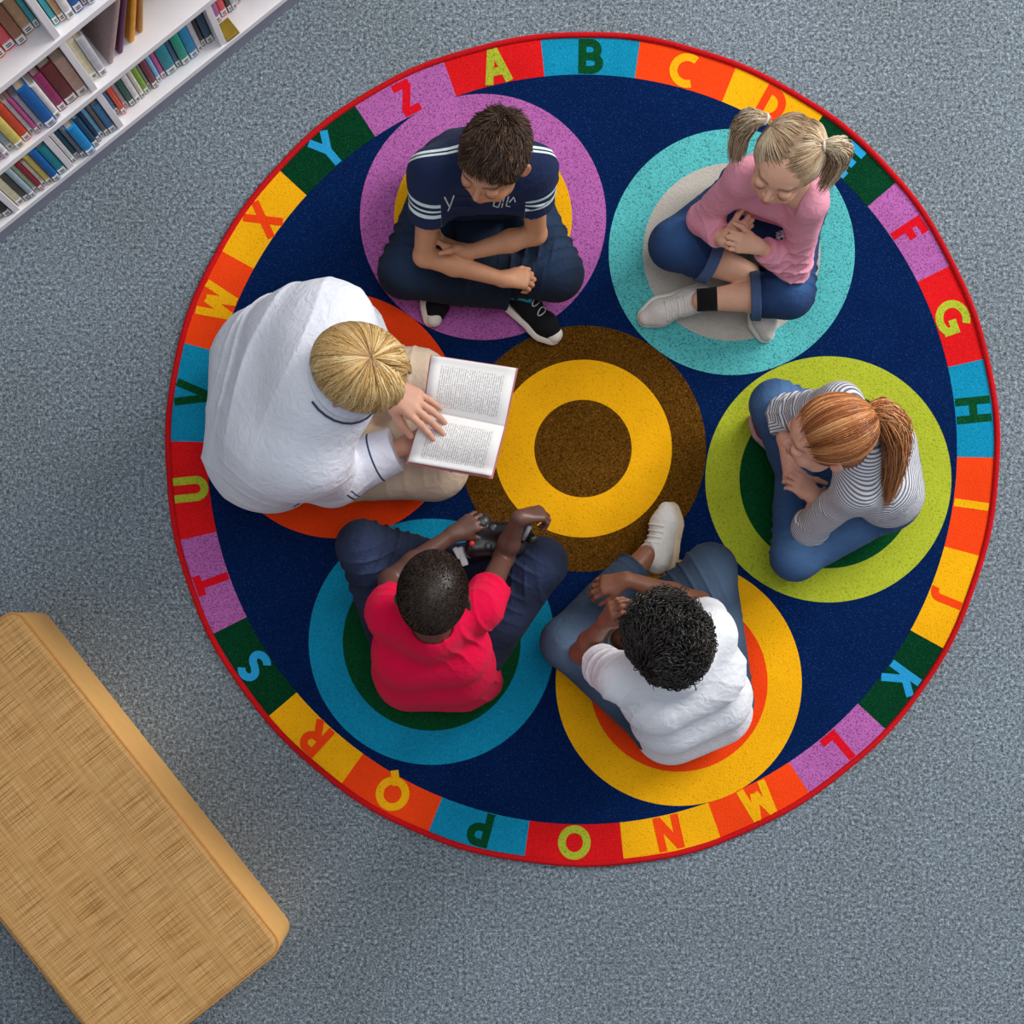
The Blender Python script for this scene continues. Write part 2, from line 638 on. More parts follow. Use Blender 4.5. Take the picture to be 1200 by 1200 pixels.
def hand_ops(fld, W, D, Nn, right, L, curl=(.5, .6, .4), fing=None, thumb=(.7, .35, .5), spread=.10, k=.006, elbow=None, wr=None):
    """W wrist, D towards the fingers, Nn back of the hand; curl = bend at the three joints (radians)"""
    D = U3(D); Nn = U3(np.asarray(Nn, float) - D * (np.asarray(Nn, float) @ D))
    S = np.cross(Nn, D) * (1 if right else -1)            # towards the thumb
    lens = [.44, .49, .45, .35]
    off = [.155, .055, -.05, -.145]
    kn = [.47, .49, .465, .42]
    fr = [.052, .054, .050, .044]
    palm, fingers = [], []
    wr = wr or .145 * L
    for i in range(4):
        K = W + (D * kn[i] + S * off[i] + Nn * (.02 - .012 * abs(i - 1))) * L
        palm.append(cap(W + (D * .06 + S * off[i] * .5) * L, K, .078 * L, .062 * L))
        c = curl if fing is None else fing[i]
        d = U3(D + S * spread * (1.2 - i * .85))
        ax = np.cross(d, Nn)                              # bend axis: from d towards -N
        p = K; ang = 0
        seg = [.46, .30, .24]
        ch = []
        for j in range(3):
            ang += c[j]
            dd = d * math.cos(ang) - Nn * math.sin(ang)
            q = p + dd * lens[i] * seg[j] * L
            ch.append(cap(p, q, fr[i] * L * (1 - .10 * j), fr[i] * L * (1 - .10 * (j + 1))))
            p = q
        fingers.append(ch)
    palm.append(cap(W, W + D * .1 * L, wr * .8, wr * .8))
    palm.append(cap(W + (D * .12 + S * .10 - Nn * .03) * L, W + (D * .30 + S * .19 - Nn * .05) * L, .075 * L, .07 * L))
    fld.add(palm, .012, .008)
    for ch in fingers:
        fld.add(ch, .003, .003)
    sp, op, cu = thumb
    p0 = W + (D * .24 + S * .18 - Nn * .06) * L
    d1 = U3(D * math.cos(sp) + S * math.sin(sp) - Nn * op)
    p1 = p0 + d1 * .24 * L
    d2 = U3(d1 + D * cu - S * cu * .8 - Nn * op * .5)
    p2 = p1 + d2 * .20 * L
    fld.add([cap(p0, p1, .066 * L, .056 * L), cap(p1, p2, .056 * L, .044 * L)], .004, .006)

def floorcut(z):
    return lambda P: f32(z) - P[:, 2]

def make_body(name, j, s, h, hands, skin, mat, label, headkw=None, group=None, lips='B5605A', brow=None, stub=None, arm=1.0, extra=None, armk=.84):
    """skin: hex of the skin; returns the body object (the person)"""
    fld = Field()
    latp = U3(j['hipL'] - j['hipR']); lats = U3(j['shL'] - j['shR']); latm = U3(latp + lats)
    cp = lambda c, l, w, r: cap(c - l * w * s, c + l * w * s, r * s)
    fld.add([cp(j['pel'], latp, .05, .066), cp(j['wai'], latm, .04, .056), cp(j['che'], lats, .05, .062),
             cap(j['shR'], j['nek'], .030 * s, .036 * s), cap(j['shL'], j['nek'], .030 * s, .036 * s)], .05 * s)
    hb = h.w(0, -.13, -.22)
    fld.add([cap(j['nek'], hb, .036 * s, .036 * s)], 0, .02 * s)
    head_ops(fld, h, **(headkw or {}))
    for sd in 'LR':
        a = s * arm * armk
        fld.add([cap(j['sh' + sd], j['el' + sd], .034 * a, .0275 * a), cap(lerp(j['el' + sd], j['wr' + sd], .0), lerp(j['el' + sd], j['wr' + sd], .38), .0275 * a, .0285 * a),
                 cap(lerp(j['el' + sd], j['wr' + sd], .38), j['wr' + sd], .0285 * a, .0195 * a)], .012, .004)
        hand_ops(fld, j['wr' + sd], right=(sd == 'R'), wr=.0195 * a, **hands[sd])
        fld.add([cap(j['hip' + sd], j['kn' + sd], .055 * s, .042 * s), cap(j['kn' + sd], lerp(j['kn' + sd], j['an' + sd], .4), .042 * s, .040 * s),
                 cap(lerp(j['kn' + sd], j['an' + sd], .4), j['an' + sd], .040 * s, .024 * s),
                 cap(j['an' + sd], j['heel' + sd], .022 * s, .019 * s), cap(j['heel' + sd], j['foot' + sd], .019 * s, .013 * s)], .008, .006)
    if extra:
        extra(fld)
    fld.cut(floorcut(.013))
    V, Q = fld.mesh(VOX)
    base = np.array(lin(skin))
    colr = np.tile(base, (len(V), 1))
    Lc = h.loc(V.astype(f32))
    sm = lambda x, a, b: np.clip((x - a) / (b - a), 0, 1)
    # warmer cheeks, ears, knuckles
    lidc = (headkw or {}).get('lid', .35) / math.hypot(1, (headkw or {}).get('lid', .35))
    def blob(c, r):
        return np.exp(-(((Lc - np.array(c, f32)) / np.array(r, f32)) ** 2).sum(1))
    warm = blob((-.19, .34, -.16), (.12, .14, .10)) + blob((.19, .34, -.16), (.12, .14, .10)) + .8 * blob((0, .47, -.13), (.06, .06, .06)) \
        + .8 * blob((.4, -.05, -.05), (.1, .14, .2)) + .8 * blob((-.4, -.05, -.05), (.1, .14, .2))
    warm = np.clip(warm, 0, 1)[:, None]
    colr = colr * (1 - .45 * warm) + colr * np.array([1.06, .80, .74]) * .45 * warm
    lp = np.clip(1.5 * (blob((0, .42, -.25), (.085, .05, .022)) + blob((0, .42, -.287), (.07, .05, .022))), 0, .85)[:, None]
    colr = colr * (1 - lp) + np.array(lin(lips)) * lp
    if brow:
        for sd in (-1, 1):
            x = Lc[:, 0] * sd
            yy = .088 + .02 * np.sin(np.clip((x - .05) / .2, 0, 1) * 2.6)
            bm_ = 1.15 * np.exp(-((Lc[:, 2] - yy) / .022) ** 2) * sm(x, .045, .07) * (1 - sm(x, .24, .27)) * (Lc[:, 1] > .2)
            colr = colr * (1 - bm_[:, None] * .8) + np.array(lin(brow)) * bm_[:, None] * .8
            # lash line along the lower rim of the upper lid
            ls = np.exp(-((Lc[:, 2] + .010 + .078 * lidc) / .019) ** 2) * np.exp(-((x - .15) / .06) ** 4) * (Lc[:, 1] > .3)
            colr = colr * (1 - ls[:, None] * .9) + np.array([.02, .012, .01]) * ls[:, None] * .9
    if stub is not None:
        hx, amt = stub
        mk = sm(Lc[:, 2] + Lc[:, 1] * -.55, .02, .10) * (Lc[:, 2] > -.3) * (np.linalg.norm(Lc, axis=1) < .75)
        colr = colr * (1 - amt * mk[:, None]) + np.array(lin(hx)) * amt * mk[:, None]
    o = np_mesh('person', V, Q, mat, attrs={'Col': colr}, origin=(j['pel'][0], j['pel'][1], .006))
    tag(o, label, 'person', group)
    return o

def child_of(parent, V):
    """child meshes keep local coordinates of the person"""
    return V - np.array(parent.location)

def sdf_part(name, fld, h, mat, parent, attrs=None, cols=None):
    V, Q = fld.mesh(h)
    at = {}
    for k, fn in (attrs or {}).items():
        at[k] = fn(V.astype(f32))
    return np_mesh(name, child_of(parent, V), Q, mat, parent, attrs=at)

def seg_s(a, b):
    a = np.asarray(a, f32); b = np.asarray(b, f32); d = (b - a); L = np.linalg.norm(d); d /= L
    return lambda P: (P - a) @ d

def shirt_field(j, s, r, sleeve, short=None, neck_r=.045, hem=None, arm_r=(.048, .043), fore_r=(.043, .034), loose=1., neck_off=(0, 0, 0), flat=None):
    """r = radii dict (pel,wai,che,sho); sleeve: fraction of forearm (long) or None; short: fraction of upper arm"""
    fld = Field()
    latp = U3(j['hipL'] - j['hipR']); lats = U3(j['shL'] - j['shR']); latm = U3(latp + lats)
    cp = lambda c, l, w, rr: cap(c - l * w * s, c + l * w * s, rr * s)
    pr = [cp(j['wai'], latm, *r['wai']), cp(j['che'], lats, *r['che']),
          cap(j['shR'], j['nek'], r['sho'] * s, r['sho'] * 1.08 * s), cap(j['shL'], j['nek'], r['sho'] * s, r['sho'] * 1.08 * s)]
    if 'pel' in r:
        pr.append(cp(j['pel'], latp, *r['pel']))
    fld.add(pr, .06 * s * loose)
    for sd in 'LR':
        sh, el, wr = j['sh' + sd], j['el' + sd], j['wr' + sd]
        if short is not None:
            fld.add([cutcap(sh, el, arm_r[0] * s, arm_r[1] * s, None, short)], 0, .03 * s)
        else:
            fld.add([cap(sh, el, arm_r[0] * s, arm_r[1] * s), cutcap(el, wr, fore_r[0] * s, fore_r[1] * s, None, sleeve)], .018 * s, .03 * s)
    return fld

def trousers_field(j, s, cuff=.9, r=(.075, .056, .052, .040), hipw=.055, hr=.085, cuffs=None, lap=.55, lapr=.042):
    fld = Field()
    lat = U3(j['hipL'] - j['hipR'])
    fld.add([cap(j['pel'] - lat * hipw * s, j['pel'] + lat * hipw * s, hr * s)], 0)
    km = (j['knL'] + j['knR']) / 2
    fld.add([cap(j['pel'], lerp(j['pel'], km, lap), .074 * s, lapr * s)], 0, .03)
    for i, sd in enumerate('LR'):
        hp, kn, an = j['hip' + sd], j['kn' + sd], j['an' + sd]
        c = cuff if cuffs is None else cuffs[i]
        mf = min(.45, c * .55)
        mid = lerp(kn, an, mf)
        fld.add([cap(hp, kn, r[0] * s, r[1] * s), cap(kn, mid, r[1] * s, r[2] * s)], .02 * s, .02 if i == 0 else .004)
        fld.add([cutcap(mid, an, r[2] * s, r[3] * s, None, (c - mf) / (1 - mf))], 0, .004)
    return fld

def leg_folds(fld, j, amp=.004, lam=.026, sides='LR', seed=3):
    for i, sd in enumerate(sides):
        fld.disp(folds(j['hip' + sd], j['kn' + sd], lam, amp, .80, .22, seed + i, .5))
        fld.disp(folds(j['hip' + sd], j['kn' + sd], lam * 1.2, amp * .5, .18, .18, seed + 4 + i, .9))
        fld.disp(folds(j['kn' + sd], j['an' + sd], lam, amp, .22, .22, seed + 8 + i, -.6))
        fld.disp(folds(j['kn' + sd], j['an' + sd], lam * .8, amp * .8, .92, .15, seed + 11 + i, .3))

def fade_attr(j, s=1.):
    def fn(P):
        o = np.zeros(len(P))
        for sd in 'LR':
            m = lerp(j['hip' + sd], j['kn' + sd], .92) + np.array([0, 0, .05 * s])
            o = np.maximum(o, .75 * np.exp(-((P - m.astype(f32)) ** 2).sum(1) / (.055 * s) ** 2))
            a = j['hip' + sd]; b = j['kn' + sd]
            m = lerp(a, b, .5) + np.array([0, 0, .06 * s])
            o = np.maximum(o, .5 * np.exp(-((P - m.astype(f32)) ** 2).sum(1) / (.07 * s) ** 2))
        return np.clip(o + .12 * pn(P, 60, 9), 0, 1)
    return fn

def lace(fld, pts, Nn, r, mat, name, parent, person, closed=False):
    P = np.array(pts)
    for _ in range(50):
        d = fld.at(P)
        P = P - Nn * np.clip(d, -.01, .02)[:, None] * .8
    mb = MB()
    mb.tube([p + Nn * r * .5 - np.array(person.location) for p in P], r, 6, closed=closed)
    mb.build(name, mat, parent, True)

def set_feet(j, spec):
    """ankle and forefoot follow from where each shoe stands: spec[sd] = (heel, toe, up, length, width)"""
    for sd, (hl, to, up, L, wd) in spec.items():
        D = U3(to - hl); Nn = np.asarray(up, float); Nn = U3(Nn - D * (Nn @ D))
        j['an' + sd] = hl + D * .19 * L + Nn * .078
        j['heel' + sd] = hl + D * .20 * L + Nn * .036
        j['foot' + sd] = hl + D * .58 * L + Nn * .022

def shoe(parent, heel, toe, up, L, wid, mats, name='shoe', laces=True, strap=False, highcut=0., rubber_toe=False, sockdir=None):
    """trainer: sole, upper (with collar), toe cap, laces; heel / toe are points on the sole line"""
    heel = np.asarray(heel, float); toe = np.asarray(toe, float)
    D = U3(toe - heel); Nn = np.asarray(up, float); Nn = U3(Nn - D * (Nn @ D)); S = np.cross(Nn, D)
    P_ = lambda d, sd, n: heel + (D * d * L) + S * sd * wid + Nn * n
    fld = Field()
    fld.add([cap(P_(.14, 0, .034), P_(.34, 0, .036), wid * .40, wid * .42), cap(P_(.34, 0, .034), P_(.70, 0, .022), wid * .42, wid * .46),
             cap(P_(.70, 0.02, .022), P_(.90, .03, .017), wid * .44, wid * .30),
             cap(P_(.16, 0, .05), P_(.20, 0, .066 + highcut), wid * .40, wid * .40)], .02)
    fld.cut(lambda P: f32(.008) - (P - heel.astype(f32)) @ Nn.astype(f32))
    fld.cut(lambda P: (P - heel.astype(f32)) @ Nn.astype(f32) - f32(.068 + highcut))
    fld.disp(lambda P: .0012 * pn(P, 120, 4))
    fld.cut(floorcut(.0066))
    up_ = sdf_part(name, fld, .0024, mats[0], parent)
    f2 = Field()
    f2.add([cap(P_(.14, 0, 0), P_(.70, .02, 0), wid * .47, wid * .52), cap(P_(.70, .02, 0), P_(.88, .05, 0), wid * .52, wid * .38)], .02)
    f2.cut(lambda P: np.abs((P - heel.astype(f32)) @ Nn.astype(f32) - f32(.006)) - f32(.0085))
    f2.cut(floorcut(.0064))
    V, Q = f2.mesh(.0024)
    np_mesh('sole', V - np.array(parent.location), Q, mats[1], up_)
    if rubber_toe:
        f3 = Field()
        f3.add([cap(P_(.74, .02, .020), P_(.90, .03, .016), wid * .475, wid * .34)], 0)
        f3.cut(lambda P: f32(.006) - (P - heel.astype(f32)) @ Nn.astype(f32))
        f3.cut(lambda P: f32(.80 * L) - (P - heel.astype(f32)) @ D.astype(f32))
        V, Q = f3.mesh(.0024)
        np_mesh('toe_cap', V - np.array(parent.location), Q, mats[1], up_)
    if laces or strap:
        if laces:
            for i in range(4):
                t = .40 + i * .085
                pts = [P_(t + .02 * q, q * .34, .11) for q in np.linspace(-1, 1, 11)]
                lace(fld, pts, Nn, .0026, mats[2], 'lace', up_, parent)
        else:
            for t in (.40, .55):
                pts = [P_(t + math.sin(q) * .04, math.cos(q) * .24, .11) for q in np.linspace(0, 2 * math.pi, 20, endpoint=False)]
                lace(fld, pts, Nn, .0016, mats[2], 'eyelet_trim', up_, parent, True)
    return up_

def lashes(h, parent, lid, hexs='241812'):
    n = math.hypot(1, lid)
    fr = h.F / n - h.U * lid / n                       # front of the lid's lower rim
    for sd in (-1, 1):
        c = h.w(.15 * sd, .345, -.01) - np.array(parent.location)
        mb = MB()
        mb.tube([c + h.HH * (.086 + .010 * math.cos(a)) * (fr * math.cos(a) + h.R * math.sin(a)) + h.U * h.HH * .012 for a in np.linspace(-.85, .85, 13)],
                [.0002 + .0006 * math.sin(k / 12 * math.pi) for k in range(13)], 6)
        mb.build('eyelash', plain('lash_' + hexs, hexs, .7, .2), parent, True)

# ---- hair helpers: all return world points (N,K,3)
def unit_rows(a):
    return a / (np.linalg.norm(a, axis=-1, keepdims=True) + 1e-9)

def hair_obj(parent, mat, parts, fld=None, vox=.003, capfn=None):
    """parts: list of (centres, radii, tone (N,) or (N,K)); fld: scalp shell"""
    Vs, Fs, Ts = [], [], []
    o = 0
    for Cn, rad, tone in parts:
        V, F = tubes(Cn, rad)
        Nn_, K, _ = Cn.shape
        tn = np.broadcast_to(np.asarray(tone)[:, None] if np.ndim(tone) == 1 else tone, (Nn_, K))
        Vs.append(V); Fs.append(F + o); Ts.append(np.repeat(tn.reshape(-1), 3)); o += len(V)
    if fld is not None:
        V, Q = fld.mesh(vox)
        Vs.append(V); Fs.append(Q + o)
        Ts.append(capfn(V.astype(f32)) if capfn else np.full(len(V), .35))
    return np_mesh('hair', child_of(parent, np.concatenate(Vs)), np.concatenate(Fs), mat, parent, attrs={'tone': np.concatenate(Ts)})

def bez(P0, P1, P2, P3, t):
    t = t[..., None]
    return P0 * (1 - t) ** 3 + 3 * P1 * t * (1 - t) ** 2 + 3 * P2 * t * t * (1 - t) + P3 * t ** 3

def tuft(P, w, n, K=14, r=.0009, seed=0, wave=.003):
    """strand bundle along a bezier P (4 points), widths w at start, middle, end"""
    R = np.random.RandomState(seed)
    t = np.linspace(0, 1, K)[None, :].repeat(n, 0)
    P = [np.asarray(p, float) for p in P]
    C = bez(*P, t)
    off = unit_rows(R.normal(size=(n, 3))) * (R.uniform(0, 1, (n, 1)) ** .45)
    wv = np.interp(t, [0, .45, 1], w)
    end = R.uniform(.8, 1.06, (n, 1))
    C = bez(*P, t * end)
    ph = R.uniform(0, 6.28, (n, 1))
    wob = np.sin(t * 7 + ph)[..., None] * unit_rows(R.normal(size=(n, 1, 3))) * wave
    rad = r * (1.05 - .75 * t ** 3) * R.uniform(.8, 1.25, (n, 1))
    tone = np.clip(.5 + .22 * R.normal(size=(n, 1)) + .18 * off[:, 2:3] * 1.2 - .1 * (t < .1), 0, 1) + 0 * t
    return C + off[:, None, :] * wv[..., None] + wob, rad, tone

def scalp_field(h, off, planes, k=.0):
    fld = Field()
    fld.add([ell(h.w(*h.Cc), (h.rad + off) * h.HH, h.M)])
    for (f, u), (nf, nu) in planes:
        nn = np.hypot(nf, nu); nf, nu = nf / nn, nu / nn
        fld.cut(lambda P, f=f, u=u, nf=nf, nu=nu: (((h.loc(P)[:, 1] - f) * nf + (h.loc(P)[:, 2] - u) * nu) * h.HH).astype(f32))
    return fld
# ------------------------------------------------------------------ camera, light
cam = bpy.data.cameras.new('camera')
cam.sensor_width = 36
cam.lens = 36 * FPX / 1200
cam.shift_x = (600 - NX) / 1200
cam.shift_y = (NY - 600) / 1200
cam.clip_start = .05
co = bpy.data.objects.new('camera', cam)
co.location = (0, 0, H)
COL.objects.link(co)
SC.camera = co
SC.view_settings.view_transform = 'Standard'
SC.view_settings.look = 'None'

w = bpy.data.worlds.new('world'); SC.world = w
w.use_nodes = True
bg = w.node_tree.nodes['Background']
bg.inputs[0].default_value = (.80, .88, 1, 1)
bg.inputs[1].default_value = .37

def area(name, loc, target, size, energy, color=(1, 1, 1)):
    l = bpy.data.lights.new(name, 'AREA')
    l.shape = 'RECTANGLE'; l.size, l.size_y = size
    l.energy = energy; l.color = color
    o = bpy.data.objects.new(name, l)
    o.location = loc
    o.rotation_euler = (Vector(target) - Vector(loc)).to_track_quat('-Z', 'Y').to_euler()
    COL.objects.link(o)
    return o
area('window_light', (5.0, 3.8, 3.6), (.1, .2, 0), (3.0, 2.6), 430, (1, .97, .93))
area('ceiling_light', (.8, .9, 4.6), (.5, .6, 0), (2.6, 2.6), 58, (1, .99, .97))

# ------------------------------------------------------------------ floor
def floor_mat():
    m, nt, b = new_mat('carpet_floor')
    v = coords(nt)
    f = noise(nt, v, 118, 2, .7)
    f2 = noise(nt, v, 240, 1, .5)
    big = noise(nt, v, 2.2, 4)
    c = lin('78838C')
    col = ramp(nt, f, [(.34, tuple(x * .42 for x in c)), (.44, tuple(x * .85 for x in c)), (.54, c), (.64, tuple(min(1, x * 1.6) for x in c))])
    col = mixc(nt, 1.0, col, ramp(nt, f2, [(.36, (.66,) * 3), (.5, (1.0,) * 3), (.64, (1.38,) * 3)]), 'MULTIPLY')
    col = mixc(nt, 1.0, col, ramp(nt, big, [(.3, (.90, .89, .86)), (.7, (1.06, 1.06, 1.07))]), 'MULTIPLY')
    nt.links.new(col, b.inputs['Base Color'])
    b.inputs['Roughness'].default_value = 1
    b.inputs['Specular IOR Level'].default_value = .05
    bump(nt, b, f, .6, .003)
    return m
mb = MB()
mb.box((-3.2, -3.0, -.05), (3.4, 3.6, 0))
tag(mb.build('floor', floor_mat()), kind='structure')

# ------------------------------------------------------------------ rug
RC = J(682, 527, 0)
rug = empty('alphabet_rug', tuple(RC))
tag(rug, 'large round alphabet rug with coloured letter border and seat circles on grey carpet', 'rug')
PM = {k: pile_mat('pile_' + k, *a) for k, a in {
    'navy': ('05204E', .5, 2.2), 'red': ('DE1A1E', .75, 1.15), 'lime': ('B2BD33', .60, 1.1, 255, 1, .40), 'teal': ('128DB4', .62, 1.25),
    'green': ('053C22', .5, 1.5), 'orange': ('FA4716', .85, 1.08), 'yellow': ('FBB512', .62, 1.06, 255, 1, .36), 'violet': ('B765AD', .42, 1.25, 255, 1, .42),
    'brown': ('5F3D0E', .28, 2.1, 255, 1, .42), 'aqua': ('5ABDBF', .42, 1.2, 255, 1, .42), 'stone': ('BDB7AE', .80, 1.08),
    'letter_teal': ('2A9FD6', .8, 1.1), 'letter_red': ('DC1224', .85, 1.1), 'sea_green': ('0A4A26', .5, 1.4)}.items()}
order = list(PM)
rv, rf, rm = [], [], []
rzi = 0
def rug_poly(pts, z, mat):
    o = len(rv)
    global rzi
    rzi += 1
    rv.extend([(p[0], p[1], z + rzi * 1e-5) for p in pts])
    rf.append(tuple(range(o, o + len(pts))))
    rm.append(order.index(mat))
def disc(c, r, z, mat, n=160):
    rug_poly([(c[0] + r * math.cos(2 * math.pi * k / n), c[1] + r * math.sin(2 * math.pi * k / n)) for k in range(n)], z, mat)
disc((0, 0), .990, .0048, 'navy', 256)
def arc_pts(cx, cy, rx, ry, a, b, n=18):
    return [(cx + rx * math.cos(math.radians(t)), cy + ry * math.sin(math.radians(t))) for t in np.linspace(a, b, n)]
def glyph(ch, put, hgt=.083, sw=.0188):
    """bold sans capital drawn as constant-width strokes; unit box is 1 high, centred on 0"""
    h = .5 - sw / hgt / 2                      # centre line of the outer strokes
    e = .5
    G = {'A': [[(-.30, -e), (-.03, e)], [(.03, e), (.30, -e)], [(-.2, -.16), (.2, -.16)]],
         'B': [[(-.22, -e), (-.22, e)], [(-.22, h)] + arc_pts(.02, .195, .2, .195, 90, -90) + [(-.22, 0)], [(-.22, 0)] + arc_pts(.04, -.195, .23, .195, 90, -90) + [(-.22, -h)]],
         'C': [arc_pts(.10, 0, .40, h, 62, 298, 26)],
         'D': [[(-.25, -e), (-.25, e)], [(-.25, h)] + arc_pts(-.08, 0, .36, h, 90, -90, 24) + [(-.25, -h)]],
         'E': [[(-.20, -e), (-.20, e)], [(-.2, h), (.24, h)], [(-.2, 0), (.2, 0)], [(-.2, -h), (.24, -h)]],
         'F': [[(-.18, -e), (-.18, e)], [(-.18, h), (.24, h)], [(-.18, .0), (.2, .0)]],
         'G': [arc_pts(.04, 0, .43, h, 55, 325, 26), [(.06, -.04), (.36 + .113, -.04)], [(.36, -.04), (.36, -.38)]],
         'H': [[(-.26, -e), (-.26, e)], [(.26, -e), (.26, e)], [(-.26, 0), (.26, 0)]],
         'I': [[(0, -e), (0, e)]],
         'J': [[(.12, e), (.12, -.2)] , arc_pts(-.10, -.2, .22, h - .2, 0, -100, 16)],
         'K': [[(-.22, -e), (-.22, e)], [(-.2, -.06), (.25, e)], [(-.06, .06), (.28, -e)]],
         'L': [[(-.18, -e), (-.18, e)], [(-.18, -h), (.24, -h)]],
         'M': [[(-.34, -e), (-.26, e)], [(-.26, e), (0, -.25)], [(0, -.25), (.26, e)], [(.26, e), (.34, -e)]],
         'N': [[(-.26, -e), (-.26, e)], [(-.26, e - .05), (.26, -e + .05)], [(.26, -e), (.26, e)]],
         'O': [arc_pts(0, 0, .36, h, 0, 360, 40)],
         'P': [[(-.2, -e), (-.2, e)], [(-.2, h)] + arc_pts(.02, .16, .22, h - .16, 90, -90) + [(-.2, .16 - h + .16)]],
         'Q': [arc_pts(0, 0, .37, h, 0, 360, 40), [(.02, -.26), (.28, -.62)]],
         'R': [[(-.2, -e), (-.2, e)], [(-.2, h)] + arc_pts(.02, .17, .21, h - .17, 90, -90) + [(-.2, .17 - h + .17)], [(-.02, -.05), (.27, -e)]],
         'S': [arc_pts(.0, .2, .22, h - .2, 40, 270, 20)[:-1] + arc_pts(0, -.2 , .24, h - .2, 90, -140, 20)],
         'T': [[(0, -e), (0, e)], [(-.3, h), (.3, h)]],
         'U': [[(-.25, e), (-.25, -.14)] + arc_pts(0, -.14, .25, h - .14, 180, 360, 22) + [(.25, -.14), (.25, e)]],
         'V': [[(-.29, e), (-.02, -e)], [(.02, -e), (.29, e)]],
         'W': [[(-.42, e), (-.22, -e)], [(-.22, -e), (0, e * .7)], [(0, e * .7), (.22, -e)], [(.22, -e), (.42, e)]],
         'X': [[(-.28, e), (.28, -e)], [(.28, e), (-.28, -e)]],
         'Y': [[(-.28, e), (0, -.02)], [(.28, e), (0, -.02)], [(0, .03), (0, -e)]],
         'Z': [[(-.26, h), (.26, h)], [(.2, h), (-.2, -h)], [(-.26, -h), (.26, -h)]]}
    w2 = sw / 2
    for ks, st in enumerate(G[ch]):
        P = [np.array(p) * hgt for p in st]
        L_, R_ = [], []
        for i, p in enumerate(P):
            t = P[min(i + 1, len(P) - 1)] - P[max(i - 1, 0)]
            if len(P) > 2 and np.allclose(P[0], P[-1]) and i in (0, len(P) - 1):
                t = P[1] - P[-2]
            t = t / (np.linalg.norm(t) + 1e-9)
            nn = np.array([-t[1], t[0]]) * w2
            L_.append(p + nn); R_.append(p - nn)
        for i in range(len(P) - 1):
            put([R_[i], R_[i + 1], L_[i + 1], L_[i]])
tiles = {'A': 'red', 'B': 'teal', 'C': 'orange', 'D': 'yellow', 'E': 'green', 'F': 'violet', 'G': 'red', 'H': 'teal', 'I': 'orange',
         'J': 'yellow', 'K': 'green', 'L': 'violet', 'M': 'orange', 'N': 'yellow', 'O': 'red', 'P': 'teal', 'Q': 'orange', 'R': 'yellow',
         'S': 'green', 'T': 'violet', 'U': 'red', 'V': 'teal', 'W': 'orange', 'X': 'yellow', 'Y': 'green', 'Z': 'violet'}
ink = {'red': 'lime', 'teal': 'sea_green', 'orange': 'yellow', 'yellow': 'orange', 'green': 'letter_teal', 'violet': 'letter_red'}
for i, ch in enumerate(tiles):
    a0 = math.radians(102.7 - 13.846 * i)
    hw = math.radians(13.846 / 2)
    ri, ro = .897, .986
    arc = np.linspace(a0 - hw, a0 + hw, 14)
    rug_poly([(ro * math.cos(a), ro * math.sin(a)) for a in arc] + [(ri * math.cos(a), ri * math.sin(a)) for a in arc[::-1]], .0051, tiles[ch])
    rot = a0 - math.pi / 2
    R2 = .9405
    def put(pts):
        rug_poly([(R2 * math.cos(a0) + x * math.cos(rot) - y * math.sin(rot), R2 * math.sin(a0) + x * math.sin(rot) + y * math.cos(rot)) for x, y in pts], .0056, ink[tiles[ch]])
    rzi = 0
    glyph(ch, put)
    rzi = 0
px = 1 / 489.
for (cx, cy), cols in {(566, 255): ('violet', 'yellow', 'violet'), (857, 296): ('aqua', 'stone', 'stone'), (970, 562): ('lime', 'sea_green', 'lime'),
                       (795, 800): ('yellow', 'orange', 'yellow'), (506, 752): ('teal', 'sea_green', 'teal'), (395, 487): ('orange', 'yellow', 'orange'),
                       (683, 526): ('brown', 'yellow', 'brown')}.items():
    c = ((cx - 682) * px, -(cy - 527) * px)
    for q, (r, m) in enumerate(zip((144, 104, 57), cols)):
        rzi = 0
        disc(c, r * px, .0051 + .0002 * (q + 1), m)
# skirt of the pile
n = 256
o = len(rv)
for z in (.0048, .0005):
    rv.extend([(.990 * math.cos(2 * math.pi * k / n), .990 * math.sin(2 * math.pi * k / n), z) for k in range(n)])
for k in range(n):
    rf.append((o + k, o + n + k, o + n + (k + 1) % n, o + (k + 1) % n)); rm.append(0)
me = bpy.data.meshes.new('pile'); me.from_pydata(rv, [], rf); me.polygons.foreach_set('material_index', rm); me.update()
link_mesh('pile', me, [PM[k] for k in order], rug)
mb = MB()
ring = []
for k in range(360):
    a = 2 * math.pi * k / 360
    r = .9915 + .0012 * math.sin(9 * a + 1) + .001 * math.sin(23 * a)
    ring.append((r * math.cos(a), r * math.sin(a), .0052))
mb.tube(ring, .0072, 10, closed=True)
mb.v = [(x, y, max(z, .0004)) for x, y, z in mb.v]
mb.build('binding', pile_mat('binding_red', 'C81A20', .7, 1.2, 260), rug, True)

# ------------------------------------------------------------------ bookcase
ex = U3(np.array([350., 283., 0.]))
ey = np.array([-ex[1], ex[0], 0.])
O = J(175, 145.5, 0)
case_rz = math.atan2(ex[1], ex[0])
def loc_x(px_, py_, z):
    return float((J(px_, py_, z) - O) @ ex)
def case_pt(x, y, z):
    return O + ex * x + ey * y + np.array([0, 0, z])
mb = MB()
mb.box((-2.2, .275, 0), (2.2, .375, 2.6))
wl = mb.build('wall_back', plain('wall_paint', 'D9D8D3', .8, .2, .02, 8))
wl.location = tuple(O); wl.rotation_euler = (0, 0, case_rz)
tag(wl, kind='structure')
case = empty('bookcase', tuple(O), case_rz)
tag(case, 'white open bookcase filled with books standing on the grey carpet', 'bookcase')
WH = plain('white_laminate', 'F2EFF2', .35, .4, .02, 20)
GR = plain('plinth_grey', '8A8B9C', .5, .3, .05, 30)
XL, XR, DEP = -.55, .60, .27
